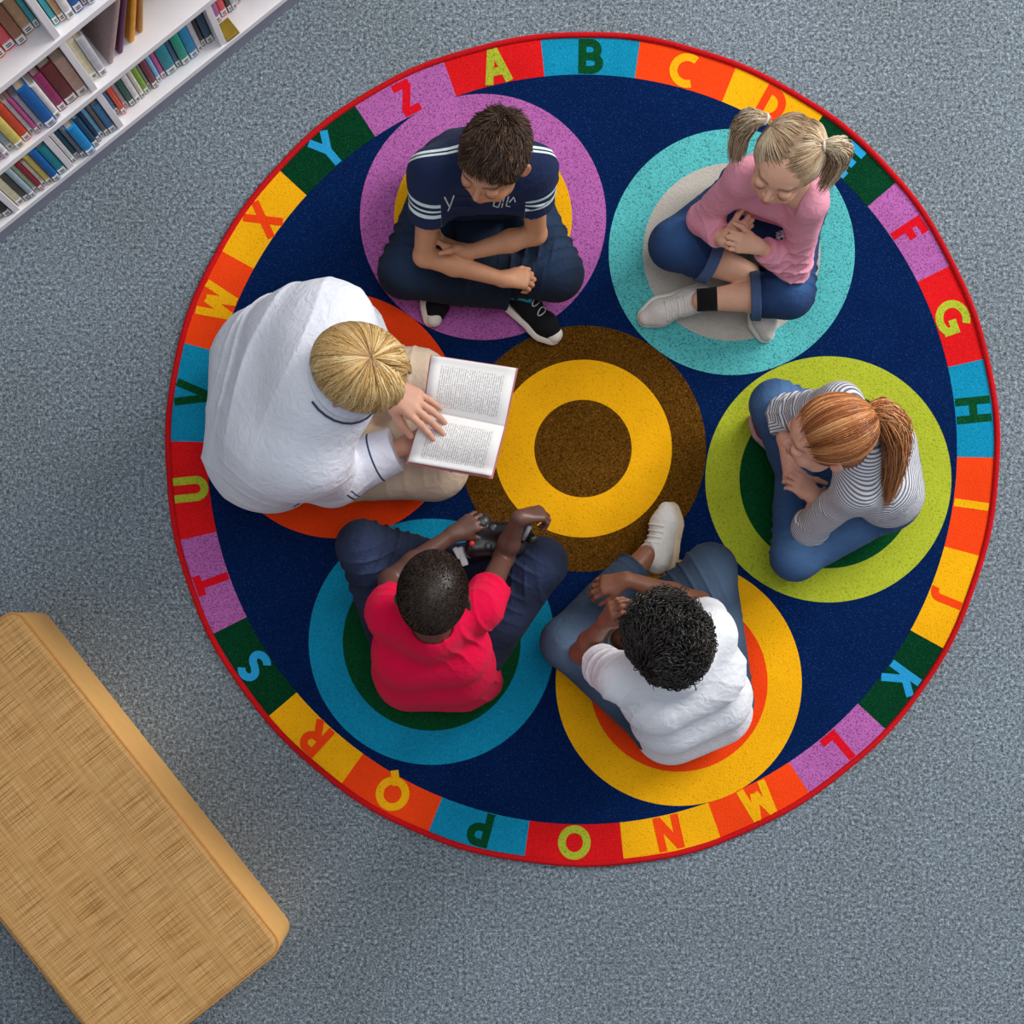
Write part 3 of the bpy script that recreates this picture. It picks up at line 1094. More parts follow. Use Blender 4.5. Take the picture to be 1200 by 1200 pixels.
xm = loc_x(148, 156, .08); xl = loc_x(85, 198, .08); xll = loc_x(27, 256, .08); xr = loc_x(266, 56, .08)
Z1, Z2, Z3, Z4 = .070, .290, .555, .80
def part_box(name, lo, hi, mat, bev=.0015):
    mb = MB(); mb.box(lo, hi, bevel=bev)
    return mb.build(name, mat, case)
part_box('plinth', (XL, .004, 0), (XR, DEP, .05), GR)
for z in (Z1, Z2, Z3, Z4):
    part_box('shelf', (XL + .018, 0, z - .02), (XR - .018, DEP - .008, z), WH)
for x in (XL, XR - .018):
    part_box('side_panel', (x, 0, .05), (x + .018, DEP, Z4), WH)
part_box('back_panel', (XL + .018, DEP - .008, .05), (XR - .018, DEP, Z4), WH)
for x, z0, z1 in ((xm, Z1, Z2), (xm, Z2, Z3), (xm, Z3, Z4), (xr, Z1, Z2), (xr + .02, Z3, Z4), (xl, Z1, Z2), (xll, Z1, Z2)):
    part_box('divider', (x - .008, .004, z0), (x + .008, DEP - .008, z1 - .02), WH)

PAPER = plain('book_paper', 'CBBDA6', .8, .1, .12, 200)
LABEL = plain('spine_label_white', 'EFEDEC', .5, .2, .02)
INKM = plain('label_ink', '3A3A48', .6, .1)
CN = {'white': 'E9E6E6', 'cream': 'DDD6B4', 'dark olive': '4A4B44', 'pale blue': 'A9BDCB', 'pale green': 'C2D2A6', 'crimson': '9A1530', 'ivory': 'E2DBCB',
      'yellow': 'E3CF6C', 'royal blue': '0E62AE', 'teal': '1C8C9C', 'grey': '74747C', 'bright blue': '1795DE', 'dark teal': '135A78', 'navy': '1B2A55',
      'light blue': '7CC2EA', 'grey brown': '6E6560', 'steel blue': '4580B2', 'red orange': 'DD4A26', 'silver grey': 'C4C5CC', 'dark green': '1E5A4C',
      'lime green': '86B32A', 'maroon': '7E2F40', 'pink': 'D0579A', 'slate blue': '3C5F84', 'emerald': '1EA088', 'cerulean': '1890C4', 'dark brown': '3C2C30',
      'denim blue': '1F4A66', 'purple': 'A2659C', 'coral': 'E8505C', 'orange': 'EE7A34', 'sky blue': '72B8D8', 'mauve': '9C7488', 'plum': '9A2C62',
      'rust brown': '6F2A2C', 'tan pink': 'D0AA98', 'brown': '9A684A', 'tan': 'C49A74', 'olive gold': '8A7420', 'ochre': 'E8A030', 'turquoise': '2BA8B0',
      'rosy tan': 'B49A98', 'dark purple': '6A3A5C', 'grey orange': 'B88844'}
nbook = 0
def book(x, z, th, hgt, cname, where, back=.012, lean=0., dep=.135, label_on=True, y_lean=0):
    """one upright book: cover, pages, spine label; x is its left side in the case"""
    global nbook
    nbook += 1
    root = empty('book', tuple(case_pt(x, back, z + .0006)), case_rz)
    if lean:
        root.location.z += th * math.sin(lean)
        root.rotation_euler = (0, lean, case_rz)
    cov = plain('cover_' + cname.replace(' ', '_'), CN[cname], .45, .35, .10, 90)
    t = min(.0022, th * .16)
    mb = MB()
    # rounded spine
    prof = []
    for k in range(7):
        a = math.pi * k / 6
        prof.append((th / 2 - th / 2 * math.cos(a), -.0035 * math.sin(a)))
    outer = [(0, dep)] + prof + [(th, dep)]
    inner = [(t, dep)] + [(t + (th - 2 * t) * k / 6, t) for k in range(7)] + [(th - t, dep)]
    npf = len(outer)
    vs = []
    for zz in (0, hgt):
        vs += [(a, b, zz) for a, b in outer] + [(a, b, zz) for a, b in inner]
    fs = []
    M2 = 2 * npf
    for k in range(npf - 1):
        fs.append((k, k + 1, M2 + k + 1, M2 + k))
        fs.append((npf + k + 1, npf + k, M2 + npf + k, M2 + npf + k + 1))
        fs.append((k + 1, k, npf + k, npf + k + 1))
        fs.append((M2 + k, M2 + k + 1, M2 + npf + k + 1, M2 + npf + k))
    for k in (0, npf - 1):
        q = (k, npf + k, M2 + npf + k, M2 + k)
        fs.append(q if k else q[::-1])
    mb.add(vs, fs)
    c = mb.build('cover', cov, root)
    mb = MB(); mb.box((t * 1.02, t * 1.05, .003), (th - t * 1.02, dep - .004, hgt - .0035))
    mb.build('pages', PAPER, root)
    if label_on:
        mb = MB()
        w_ = th * .86
        mb.box(((th - w_) / 2, -.0046, .008), ((th + w_) / 2, .0008, .030))
        for k in range(2):
            mb.box(((th - w_ * .55) / 2, -.0049, .013 + k * .007), ((th + w_ * .55) / 2, -.0044, .0165 + k * .007), 1)
        mb.build('spine_label', [LABEL, INKM], root)
    tag(root, where, 'book', 'books in the white bookcase')
    return root

ORD = ['first', 'second', 'third', 'fourth', 'fifth', 'sixth', 'seventh', 'eighth', 'ninth', 'tenth', 'eleventh', 'twelfth', 'thirteenth',
       'fourteenth', 'fifteenth', 'sixteenth', 'seventeenth', 'eighteenth', 'nineteenth', 'twentieth', 'twenty-first']
def row(items, place, x0, z, right=False, back=.012, avail=None):
    """items (colour, thickness, height) side by side; x0 left start, or right end when right"""
    tot = sum(i[1] for i in items) + .0012 * len(items)
    k0 = 1 if avail is None else min(1, avail / tot)
    tot *= k0
    x = x0 - tot if right else x0
    for k, it in enumerate(items):
        cn, th, hg = it[:3]
        th = (th + .0012) * k0 - .0012
        bk = it[3] if len(it) > 3 else back + rnd.uniform(-.004, .008)
        size = 'thick' if it[1] > .019 else ('slim' if it[1] < .0125 else 'medium')
        nth = len(items) - 1 - k if right else k
        txt = '%s %s book, %s %s from the %s' % (size, cn, ORD[nth], 'leftward' if right else 'rightward', place)
        book(x, z, th, hg, cn, txt, bk)
        x += th + .0012

row([('white', .012, .15), ('cerulean', .014, .14), ('rust brown', .018, .17), ('dark brown', .020, .175)], 'outermost short divider, lowest shelf', xll - .009, Z1, True, .016)
row([('cream', .022, .16), ('dark olive', .015, .18), ('pale blue', .016, .18), ('pale green', .012, .175), ('crimson', .011, .18), ('ivory', .012, .16),
     ('yellow', .016, .18), ('royal blue', .020, .185, .004), ('teal', .024, .165)], 'second short divider, lowest shelf', xl - .009, Z1, True, .012, xl - xll - .019)
row([('white', .013, .18), ('dark teal', .014, .17), ('grey', .013, .18), ('bright blue', .028, .165, .002), ('denim blue', .017, .165), ('navy', .010, .165),
     ('light blue', .014, .175), ('grey brown', .013, .18), ('steel blue', .021, .155)], 'tall divider, lowest shelf', xm - .009, Z1, True, .010, xm - xl - .019)
row([('steel blue', .012, .165), ('red orange', .012, .155), ('silver grey', .013, .15), ('dark green', .015, .155), ('white', .016, .175), ('ivory', .012, .15),
     ('lime green', .014, .18), ('silver grey', .008, .175), ('maroon', .016, .17), ('light blue', .013, .15), ('pink', .013, .14),
     ('teal', .030, .185), ('slate blue', .013, .16), ('emerald', .024, .175), ('cerulean', .024, .17), ('white', .014, .165), ('dark brown', .012, .17), ('denim blue', .019, .18)],
    'tall divider, lowest shelf', xm + .009, Z1, False, .030, xr - xm - .019)
row([('purple', .026, .185), ('coral', .019, .17), ('dark brown', .010, .16), ('silver grey', .014, .17), ('tan', .016, .16)], 'far divider, lowest shelf', xr + .009, Z1, False, .055)
row([('dark olive', .012, .18), ('orange', .024, .19), ('sky blue', .024, .185), ('mauve', .019, .19), ('rust brown', .016, .185), ('pink', .010, .18), ('white', .014, .19), ('pale blue', .016, .18), ('yellow', .021, .185),
     ('red orange', .019, .19), ('white', .011, .18), ('pink', .009, .185), ('silver grey', .013, .175), ('royal blue', .026, .20, .006), ('white', .015, .175), ('plum', .020, .18), ('rust brown', .030, .185), ('tan pink', .026, .175)],
    'tall divider, middle shelf', xm - .009, Z2, True, .014)
row([('cream', .018, .19), ('silver grey', .019, .185)], 'tall divider, middle shelf', xm + .009, Z2, False, .020)
lx = xm + .060
for k, (cn, th, hg, dx) in enumerate((('rosy tan', .012, .215, 0), ('dark purple', .012, .21, .030), ('ochre', .014, .20, .064), ('grey orange', .012, .185, .092))):
    book(lx + dx, Z2 + .0002, th, hg, cn, '%s book leaning over on the middle shelf, %s of four tilted books' % (cn, ORD[k]), .03 + .004 * k, math.radians(24 - 2 * k), .16, False)
row([('dark purple', .018, .17), ('rosy tan', .030, .19), ('white', .02, .18)], 'spot above the far divider, middle shelf', xr + .02, Z2, False, .05)
row([('tan', .022, .20), ('olive gold', .03, .17), ('rust brown', .020, .19), ('orange', .022, .185), ('coral', .026, .19), ('brown', .022, .19), ('tan', .024, .185), ('turquoise', .011, .19)],
    'tall divider, top visible shelf', xm - .009, Z3, True, .045)
row([('turquoise', .012, .18), ('tan', .013, .17), ('white', .018, .18), ('royal blue', .020, .18), ('purple', .010, .18), ('pale blue', .015, .17), ('white', .02, .17), ('maroon', .016, .18)],
    'tall divider, top visible shelf', xm + .012, Z3, False, .020)
# flat olive book lying under the purple ones
o = book(0, 0, .010, .034, 'olive gold', 'small olive book lying flat at the foot of the purple book', 0, 0, .040, False)
o.location = tuple(case_pt(xr + .016, .022, Z1 + .0006 )); o.rotation_euler = (math.radians(0), math.radians(90), case_rz)
o.location = tuple(case_pt(xr + .014, .030, Z1 + .0112))
o.rotation_euler = (0, math.radians(90), case_rz)
o.location = tuple(case_pt(xr + .012, .004, Z1 + .0110))

# ------------------------------------------------------------------ low upholstered bench
d1 = U3(np.array([.62, -.785, 0])); d2 = np.array([d1[1], -d1[0], 0.])      # d2 leaves to the lower left
d2 = -d2 if d2[0] > 0 else d2
HB = .19
Bc = J(16, 713, HB)
bench = empty('bench', (Bc[0], Bc[1], 0), math.atan2(d1[1], d1[0]))
tag(bench, 'low upholstered bench with woven tan top and smooth orange side on the carpet', 'bench')
lat = -1 if np.cross(d1, d2)[2] < 0 else 1
Lb, Wb = .98, .46
def woven():
    m, nt, b = new_mat('woven_tan')
    v = coords(nt)
    def lines(ax, sc, dist):
        wv = N(nt, 'ShaderNodeTexWave', wave_type='BANDS', bands_direction=ax)
        wv.inputs['Scale'].default_value = sc; wv.inputs['Distortion'].default_value = dist
        wv.inputs['Detail'].default_value = 2; wv.inputs['Detail Scale'].default_value = .6
        nt.links.new(v, wv.inputs[0]); return wv.outputs['Fac']
    st = N(nt, 'ShaderNodeMapping'); st.inputs['Scale'].default_value = (430, 9, 5); nt.links.new(v, st.inputs[0])
    n1 = noise(nt, st.outputs[0], 1, 3)
    st2 = N(nt, 'ShaderNodeMapping'); st2.inputs['Scale'].default_value = (7, 300, 5); nt.links.new(v, st2.inputs[0])
    n2 = noise(nt, st2.outputs[0], 1, 3)
    c = mixc(nt, 1, ramp(nt, n1, [(.3, lin('8E6230')), (.45, lin('C8975C')), (.7, lin('DCB27A'))]), ramp(nt, n2, [(.3, (.72,) * 3), (.6, (1.05,) * 3)]), 'MULTIPLY')
    nt.links.new(c, b.inputs['Base Color']); b.inputs['Roughness'].default_value = .85
    b.inputs['Specular IOR Level'].default_value = .15
    bump(nt, b, n1, .3, .002)
    return m
def rounded_slab(x0, x1, y0, y1, z0, z1, r, rb, n=8):
    """slab with plan corners of radius r and rolled top edge rb"""
    mb = MB()
    rings = []
    for inset, z in [(0, z0), (0, z1 - rb)] + [(rb * (1 - math.cos(a)), z1 - rb + rb * math.sin(a)) for a in np.linspace(.2, math.pi / 2, 6)]:
        pts = []
        rr = max(r - inset, .004)
        for (cx, cy, a0) in ((x1 - inset - rr, y1 - inset - rr, 0), (x0 + inset + rr, y1 - inset - rr, 90), (x0 + inset + rr, y0 + inset + rr, 180), (x1 - inset - rr, y0 + inset + rr, 270)):
            for k in range(n + 1):
                a = math.radians(a0 + 90 * k / n)
                pts.append((cx + rr * math.cos(a), cy + rr * math.sin(a), z))
        rings.append(pts)
    nn = len(rings[0])
    vs = [p for r_ in rings for p in r_]
    fs = [tuple(reversed(range(len(vs), len(vs) + nn)))]
    vs = vs + rings[0]
    for i in range(len(rings) - 1):
        for k in range(nn):
            fs.append((i * nn + k, i * nn + (k + 1) % nn, (i + 1) * nn + (k + 1) % nn, (i + 1) * nn + k))
    fs.append(tuple(range(len(vs), len(vs) + nn)))
    vs = vs + rings[-1]
    mb.add(vs, fs)
    return mb
y0, y1 = (0, Wb) if lat > 0 else (-Wb, 0)
rounded_slab(-.004, Lb, y0 - .004, y1 + .004, .0, HB - .012, .035, .004).build('side_upholstery', plain('orange_vinyl', 'FFC272', .5, .3, .04, 25), bench, True)
rounded_slab(0, Lb - .004, y0, y1, HB - .014, HB, .032, .009).build('seat_pad', woven(), bench, True)
mb = MB()
pts = []
for (cx, cy, a0) in ((Lb - .036, y1 - .032, 0), (.032, y1 - .032, 90), (.032, y0 + .032, 180), (Lb - .036, y0 + .032, 270)):
    for k in range(9):
        a = math.radians(a0 + 90 * k / 8)
        pts.append((cx + .034 * math.cos(a), cy + .034 * math.sin(a), HB - .011))
mb.tube(pts, .0028, 8, closed=True)
mb.build('seam_piping', plain('piping_tan', 'C98F4C', .6), bench, True)
# ------------------------------------------------------------------ the six people
SKIN = skin_mat('skin'); SKIN_D = skin_mat('skin_dark', .42, .45)
LACE = plain('lace_white', 'E4E2DE', .8, .1)
SOLE_W = plain('sole_white', 'E8E4DA', .6, .3, .04)
SOLE_T = plain('sole_tan', 'CDB79A', .7, .2, .06)
canvas = lambda nm, hx: cloth_mat(nm, hx, .10, 500, .85, .05)

def joints(d):
    return {k: J(*v) for k, v in d.items()}

def report(nm, j):
    L = lambda a, b: round(float(np.linalg.norm(j[a] - j[b])), 3)
    print('BONES', nm, {a + '-' + b: L(a, b) for a, b in [('shL', 'shR'), ('shL', 'elL'), ('elL', 'wrL'), ('shR', 'elR'), ('elR', 'wrR'), ('hipL', 'knL'), ('knL', 'anL'),
          ('hipR', 'knR'), ('knR', 'anR'), ('pel', 'wai'), ('wai', 'che'), ('che', 'nek')]})

def neck_collar(h, j, r, deep=0., down=.0):
    """hole for the neck: a capsule along the neck, with a dip towards the front"""
    a = j['nek'] - (h.U * .02) ; b = h.w(0, .0, -.2)
    pr = [cap(a, b, r)]
    if deep:
        pr.append(cap(a, a + U3(np.array([h.F[0], h.F[1], 0])) * .055 + np.array([0, 0, -deep]), r * .8, .012))
    return pr

# ---- A: boy in navy T-shirt -------------------------------------------------
j = joints({'pel': (560, 202, .09), 'hipR': (528, 204, .09), 'hipL': (593, 202, .09), 'wai': (560, 214, .21), 'che': (564, 205, .34), 'nek': (573, 186, .455),
            'shR': (506, 204, .425), 'shL': (624, 200, .425), 'elR': (497, 300, .24), 'wrR': (588, 327, .20), 'elL': (628, 274, .25), 'wrL': (549, 296, .235),
            'knR': (475, 318, .11), 'knL': (652, 321, .11), })
FT = {'R': (J(594, 352, .012), J(648, 398, .012), (.30, .35, .88), .155, .060), 'L': (J(512, 306, .016), J(502, 379, .014), (.70, .1, .70), .155, .056)}
set_feet(j, FT); report('A', j)
h = Head(J(579, 186, .565), (-.44, -.87, .13), (-.05, .1, 1), .176)
hands = {'R': dict(D=J(620, 327, .19) - j['wrR'], Nn=(.1, .25, 1), L=.118, curl=(.75, 1.1, .9), thumb=(.5, .35, .35)),
         'L': dict(D=J(518, 284, .25) - j['wrL'], Nn=(.2, -.75, -.55), L=.118, curl=(.30, .45, .3), thumb=(.8, -.2, .1))}
boy = make_body('A', j, 1.0, h, hands, 'C08A68', SKIN, 'boy with short brown hair in navy T-shirt sitting cross-legged on the purple circle',
                dict(lid=.35), lips='A8645A', brow='33221A')
eyes(h, boy, '3A2414'); lashes(h, boy, .35)
sf = shirt_field(j, 1.0, dict(pel=(.055, .090), wai=(.055, .080), che=(.055, .082), sho=.047), None, short=.50, arm_r=(.045, .044))
sf.add([cap(J(546, 184, .38), J(582, 182, .38), .052)], 0, .05)
sf.sub(neck_collar(h, j, .047), .02, .008)
sf.cut(lambda P: (f32(.075) - P[:, 2]))
for sd in 'LR':
    sf.disp(folds(j['sh' + sd], j['el' + sd], .034, .004, .2, .3, 21, .9))
sf.disp(spot_folds(j['wai'] + np.array([0, -.08, .02]), (0, .3, 1), .035, .007, .09, 4))
sf.disp(spot_folds(j['che'] + np.array([0, .05, .0]), (.5, 0, 1), .06, .004, .12, 5))
sf.disp(lambda P: .0012 * pn(P, 45, 2))
lats = U3(j['shL'] - j['shR'])
def sleeve_s(P):
    # distance along whichever upper arm is closer, -1 away from the sleeves
    o = np.full(len(P), -1., f32)
    for sd in 'LR':
        a, b = j['sh' + sd], j['el' + sd]
        L = np.linalg.norm(b - a)
        s = seg_s(a, b)(P)
        d = cap(a, b, 0.0)[0](P)
        x = np.abs((P - ((j['shL'] + j['shR']) / 2).astype(f32)) @ lats.astype(f32))
        o = np.where((d < .08) & (s > .02) & (x > .088), s / L, o)
    return o
def should_v(P):
    # offset across the shoulder ridge, for the lines running along it
    mid = ((j['shL'] + j['shR']) / 2).astype(f32)
    fw = np.cross(lats, [0, 0, 1.]).astype(f32)
    v = (P - mid) @ fw
    x = np.abs((P - mid) @ lats.astype(f32))
    ok = (x > .045) & (P[:, 2] > mid[2] - .03)
    return np.where(ok, v, 5.)
navy = cloth_mat('navy_jersey', '1B2748', .10, 900, .9, .12, stripes=[('sleeve', 'CFE3E6', 0, [(.20, .022), (.275, .012), (.34, .022)]), ('ridge', 'D5E2E6', 0, [(-.032, .0035), (-.022, .0025)])])
sh = sdf_part('shirt', sf, .0024, navy, boy, {'sleeve': sleeve_s, 'ridge': should_v})
# pale print across the chest: illegible strokes, as in the photo
def print_strokes(name, fld, strokes, r, mat, parent, z0=.50):
    """thin strokes lying on the cloth; stroke points are photo places, dropped on to the surface along the sight line"""
    mb = MB()
    eye_ = np.array([0, 0, H])
    for st in strokes:
        P = []
        for a, b in zip(st[:-1], st[1:]):
            P += [J(*lerp(a, b, t), z0) for t in np.linspace(0, 1, 6)]
        P = np.array(P)
        dr = unit_rows(P - eye_)
        for _ in range(90):
            P = P + dr * np.clip(fld.at(P), -.01, .02)[:, None] * .8
        mb.tube([p - d * .0006 - np.array(parent.parent.location) for p, d in zip(P, dr)], r, 5)
    return mb.build(name, mat, parent, True)
PRT = plain('print_white', 'C9D6D8', .7, .1)
print_strokes('chest_print', sf, [[(521, 231), (527, 243), (532, 229)], [(527, 243), (525, 247)], [(581, 231), (578, 241), (584, 243), (588, 232)], [(591, 231), (588, 243)],
              [(596, 230), (593, 241), (598, 242)], [(597, 237), (602, 231), (604, 237)]], .0016, PRT, sh)
DEN_D = cloth_mat('dark_denim', '16202F', .25, 1100, .9, .12, fade='33496B')
tf = trousers_field(j, 1.0, .86, r=(.074, .060, .060, .050), lap=.95, lapr=.05)
leg_folds(tf, j, .0055, .03)
tf.cut(floorcut(.0062))
sdf_part('trousers', tf, .0026, DEN_D, boy, {'fade': fade_attr(j)})
BLK = canvas('shoe_black', '17181C')
shoe(boy, *FT['R'], [BLK, SOLE_W, plain('eyelet_grey', 'B9BABC', .5)], laces=False, strap=True, rubber_toe=True)
shoe(boy, *FT['L'], [BLK, SOLE_W, LACE], laces=False, rubber_toe=True)
mb = MB(); a = j['anR'] - np.array(boy.location); d = U3(j['anR'] - j['knR'])
mb.tube([a - d * .035, a - d * .01, a + d * .012], [.029, .0275, .030], 16); mb.build('sock', cloth_mat('sock_turquoise', '1E9AB4', .1), boy, True)
# hair
cf = scalp_field(h, .018, [((.10, -.12), (.42, -.26)), ((-.35, -.27), (-.2, -1))])
for sd in (-1, 1):
    cf.sub([ell(h.w(.40 * sd, .02, -.06), np.array([.09, .13, .15]) * h.HH, h.M)])
def short_hair(h, n, L, seed, front=.43, up=.35, rr=.0010):
    R = np.random.RandomState(seed)
    d = unit_rows(R.normal(size=(n * 4, 3)))
    p = h.Cc + d / np.sqrt(((d / h.rad) ** 2).sum(1))[:, None]
    hl = (p[:, 1] - .10) * .42 - (p[:, 2] + .12) * .26
    ok = (hl < 0) & (p[:, 2] > -.22 + .1 * np.abs(p[:, 0])) & ~((np.abs(p[:, 0]) > .28) & (p[:, 1] > -.12) & (p[:, 2] < .06))
    d, p = d[ok][:n], p[ok][:n]
    nr = unit_rows(d / h.rad ** 2)
    wh = np.array([.10, -.30, .50])
    fl = p - wh
    fl = unit_rows(fl - nr * (fl * nr).sum(1, keepdims=True))
    fl = fl + .55 * np.stack([np.sin(p[:, 1] * 23 + p[:, 2] * 9), np.sin(p[:, 0] * 21 + 1), np.sin(p[:, 0] * 17 + p[:, 1] * 13)], 1) + np.array([.25, .25, 0])
    fl = unit_rows(fl - nr * (fl * nr).sum(1, keepdims=True))
    K = 7
    t = np.linspace(0, 1, K)
    topw = np.clip((p[:, 2] - .05) / .3, .25, 1)
    Ls = L * topw * R.uniform(.7, 1.15, len(p)) / h.HH
    jit = R.normal(size=(len(p), 3)) * .22
    dirv = unit_rows(fl + nr * up + jit)
    C = p[:, None, :] + dirv[:, None, :] * (Ls[:, None] * t)[..., None] + nr[:, None, :] * (.012 - .55 * Ls[:, None] * t ** 2 * up)[..., None]
    C = h.c + (C * h.HH) @ h.M.T
    rad = rr * (1.1 - .8 * t[None] ** 2) * R.uniform(.8, 1.3, (len(p), 1))
    clump = np.sin(p[:, 0] * 31 + p[:, 1] * 17) * np.sin(p[:, 1] * 29 - p[:, 2] * 15)
    tone = np.clip(.42 + .2 * clump + .16 * R.normal(size=len(p)), 0, 1)[:, None] + .25 * t[None] - .1
    return C, rad, np.clip(tone, 0, 1)
HB_ = hair_mat('hair_brown', [(0, '1B100B'), (.4, '3A261B'), (.75, '5C4232'), (1, '8A6B55')], .5, .35)
hair_obj(boy, HB_, [short_hair(h, 6500, .026, 3)], cf, .0026, lambda P: np.full(len(P), .12))

# ---- B: girl in pink ---------------------------------------------------------
j = joints({'pel': (904, 232, .09), 'hipR': (878, 226, .09), 'hipL': (930, 238, .09), 'wai': (906, 226, .21), 'che': (914, 222, .33), 'nek': (922, 206, .445),
            'shR': (871, 208, .41), 'shL': (949, 237, .41), 'elR': (824, 256, .215), 'wrR': (848, 281, .28), 'elL': (931, 313, .185), 'wrL': (889, 289, .285),
            'knR': (790, 287, .13), 'knL': (925, 344, .12), })
FT = {'L': (J(828, 343, .014), J(750, 373, .012), (-.10, -.35, .9), .175, .064), 'R': (J(882, 326, .012), J(894, 388, .010), (.1, .15, .95), .155, .058)}
set_feet(j, FT); report('B', j)
h = Head(J(921, 190, .555), (-.46, -.86, .17), (.0, .1, 1), .170)
hands = {'R': dict(D=J(874, 268, .285) - j['wrR'], Nn=(-.35, -.75, .55), L=.108, curl=(.55, .9, .6), thumb=(.55, .2, .3)),
         'L': dict(D=J(852, 282, .315) - j['wrL'], Nn=(-.05, -.45, .9), L=.108, curl=(.45, .95, .7), thumb=(.5, .2, .3))}
girl = make_body('B', j, .95, h, hands, 'E4B296', SKIN, 'girl with blonde pigtails in pink long-sleeved top sitting on the aqua circle', dict(lid=.5), lips='C07068', brow='8A6A48', arm=.92)
eyes(h, girl, '3B4A55'); lashes(h, girl, .5, '4A3426')
sf = shirt_field(j, .95, dict(pel=(.05, .076), wai=(.048, .066), che=(.046, .068), sho=.037), .84, arm_r=(.036, .035), fore_r=(.035, .030), loose=.6)
fw = U3(np.array([h.F[0], h.F[1], 0]))
sf.sub([cap(j['nek'], h.w(0, 0, -.2), .044), cap(j['nek'] + np.array([0, -.02, 0]), j['nek'] + np.array([.002, -.092, -.058]), .043, .012)], .015, .006)
sf.cut(lambda P: (f32(.115) - P[:, 2]))
for sd in 'LR':
    sf.disp(folds(j['sh' + sd], j['el' + sd], .030, .0045, .95, .3, 31, .7))
    sf.disp(folds(j['el' + sd], j['wr' + sd], .026, .004, .3, .5, 33, -.5))
sf.disp(spot_folds(j['wai'] + fw * .06, (.3, .2, 1), .030, .006, .10, 6))
sf.disp(lambda P: .001 * pn(P, 50, 3))
sdf_part('shirt', sf, .0024, cloth_mat('pink_jersey', 'E79CB0', .08, 900, .9, .15), girl)
DEN_B = cloth_mat('blue_denim', '20365E', .25, 1100, .9, .12, fade='456DA6')
tf = trousers_field(j, .95, .9, r=(.072, .058, .055, .046), cuffs=(.42, .40))
leg_folds(tf, j, .0045, .026)
tf.cut(floorcut(.0062))
tr = sdf_part('trousers', tf, .0026, DEN_B, girl, {'fade': fade_attr(j)})
cm = cloth_mat('rolled_denim', '4A5F86', .2, 1000)
for sd, f in (('L', .42), ('R', .40)):
    a, b = j['kn' + sd], j['an' + sd]
    f2 = Field(); f2.add([cutcap(lerp(a, b, f - .10), lerp(a, b, f + .035), .0585, .0555, .1, .95)])
    f2.sub([cap(lerp(a, b, f - .3), lerp(a, b, f + .3), .049, .046)])
    f2.cut(floorcut(.0065))
    V, Q = f2.mesh(.0024)
    np_mesh('rolled_cuff', V - np.array(girl.location), Q, cm, tr)
# flower stitching on the hip pocket
fl = MB()
for k in range(4):
    q = J(912 + 5 * (k % 2), 274 + 4 * (k // 2) - 2 * (k % 2), .175)
    for m in range(5):
        a = m * 1.256
        fl.tube([q - np.array(girl.location), q - np.array(girl.location) + np.array([math.cos(a), math.sin(a), .1]) * .006], .0015, 5)
fl.build('embroidery', plain('thread_white', 'D8DCE4', .8), tr, True)
SHW = canvas('shoe_offwhite', 'DAD2CC')
SOCKB = cloth_mat('sock_black', '1A1A1C', .15)
shoe(girl, *FT['L'], [SHW, SOLE_W, LACE])
shoe(girl, *FT['R'], [SHW, SOLE_W, LACE])
for sd in 'LR':
    mb = MB(); a = j['an' + sd] - np.array(girl.location); d = U3(j['an' + sd] - j['kn' + sd])
    mb.tube([a - d * .034, a - d * .015, a + d * .012], [.0285, .0270, .0265], 16); mb.build('sock', SOCKB, girl, True)
# hair: parted in the middle, gathered to a tie on either side
tieL = J(964, 171, .615); tieR = J(899, 140, .615)
def gathered(h, ties, n, seed, part=True, peak=0., front_u=.24, rr=.0011, offs=.032, minu=-.33):
    R = np.random.RandomState(seed)
    d = unit_rows(R.normal(size=(n * 4, 3)))
    p = h.Cc + d / np.sqrt(((d / h.rad) ** 2).sum(1))[:, None]
    hl = (p[:, 1] - .10) * .42 - (p[:, 2] + .12) * .25 + R.normal(size=len(p)) * .010 + peak * np.clip(1 - np.abs(p[:, 0]) / .28, 0, 1)
    ok = (hl < 0) & (p[:, 2] > minu) & ~((np.abs(p[:, 0]) > .30) & (p[:, 1] > -.16) & (p[:, 2] < -.02))
    d = d[ok][:n]
    tl = [unit_rows((h.loc(np.array([t], f32))[0] - h.Cc)[None])[0] for t in ties]
    K = 12
    t = np.linspace(0, 1, K)[None, :, None]
    tgt = np.stack([tl[0] if (len(tl) == 1 or x < 0) else tl[1] for x in d[:, 0]])
    if len(tl) == 2:
        tgt = np.where(d[:, :1] > 0, tl[0][None] if tl[0][0] > 0 else tl[1][None], tl[1][None] if tl[0][0] > 0 else tl[0][None])
    om = np.arccos(np.clip((d * tgt).sum(1), -.999, .999))[:, None, None]
    S = (np.sin((1 - t) * om) * d[:, None] + np.sin(t * om) * tgt[:, None]) / np.sin(om)
    lay = R.uniform(.0, 1, (len(d), 1))
    off = .006 + offs * (.30 + .70 * lay) * np.clip(t[..., 0] * 3.2, 0, 1) * (1 - .25 * t[..., 0]) + .010 * np.sin(t[..., 0] * math.pi)
    W = h.surf(S.reshape(-1, 3), off.reshape(-1)).reshape(len(d), K, 3)
    rad = rr * R.uniform(.8, 1.3, (len(d), 1)) * (.3 + .7 * np.clip(t[..., 0] * 4, 0, 1))
    az = np.arctan2(*(np.cross(tgt, d)[:, [0, 2]].T))
    tone = .5 + .20 * np.sin(az * 9) * R.uniform(.5, 1, len(d)) + .17 * R.normal(size=len(d))
    tone = tone[:, None] + .0 * t[..., 0] - .25 * np.exp(-(np.abs(d[:, :1]) / .04) ** 2) * (len(tl) == 2) * np.exp(-t[..., 0] * 6)
    return W, rad, np.clip(tone, 0, 1)
cf = scalp_field(h, .006, [((.05, -.12), (.42, -.25)), ((-.35, -.30), (-.15, -1))])
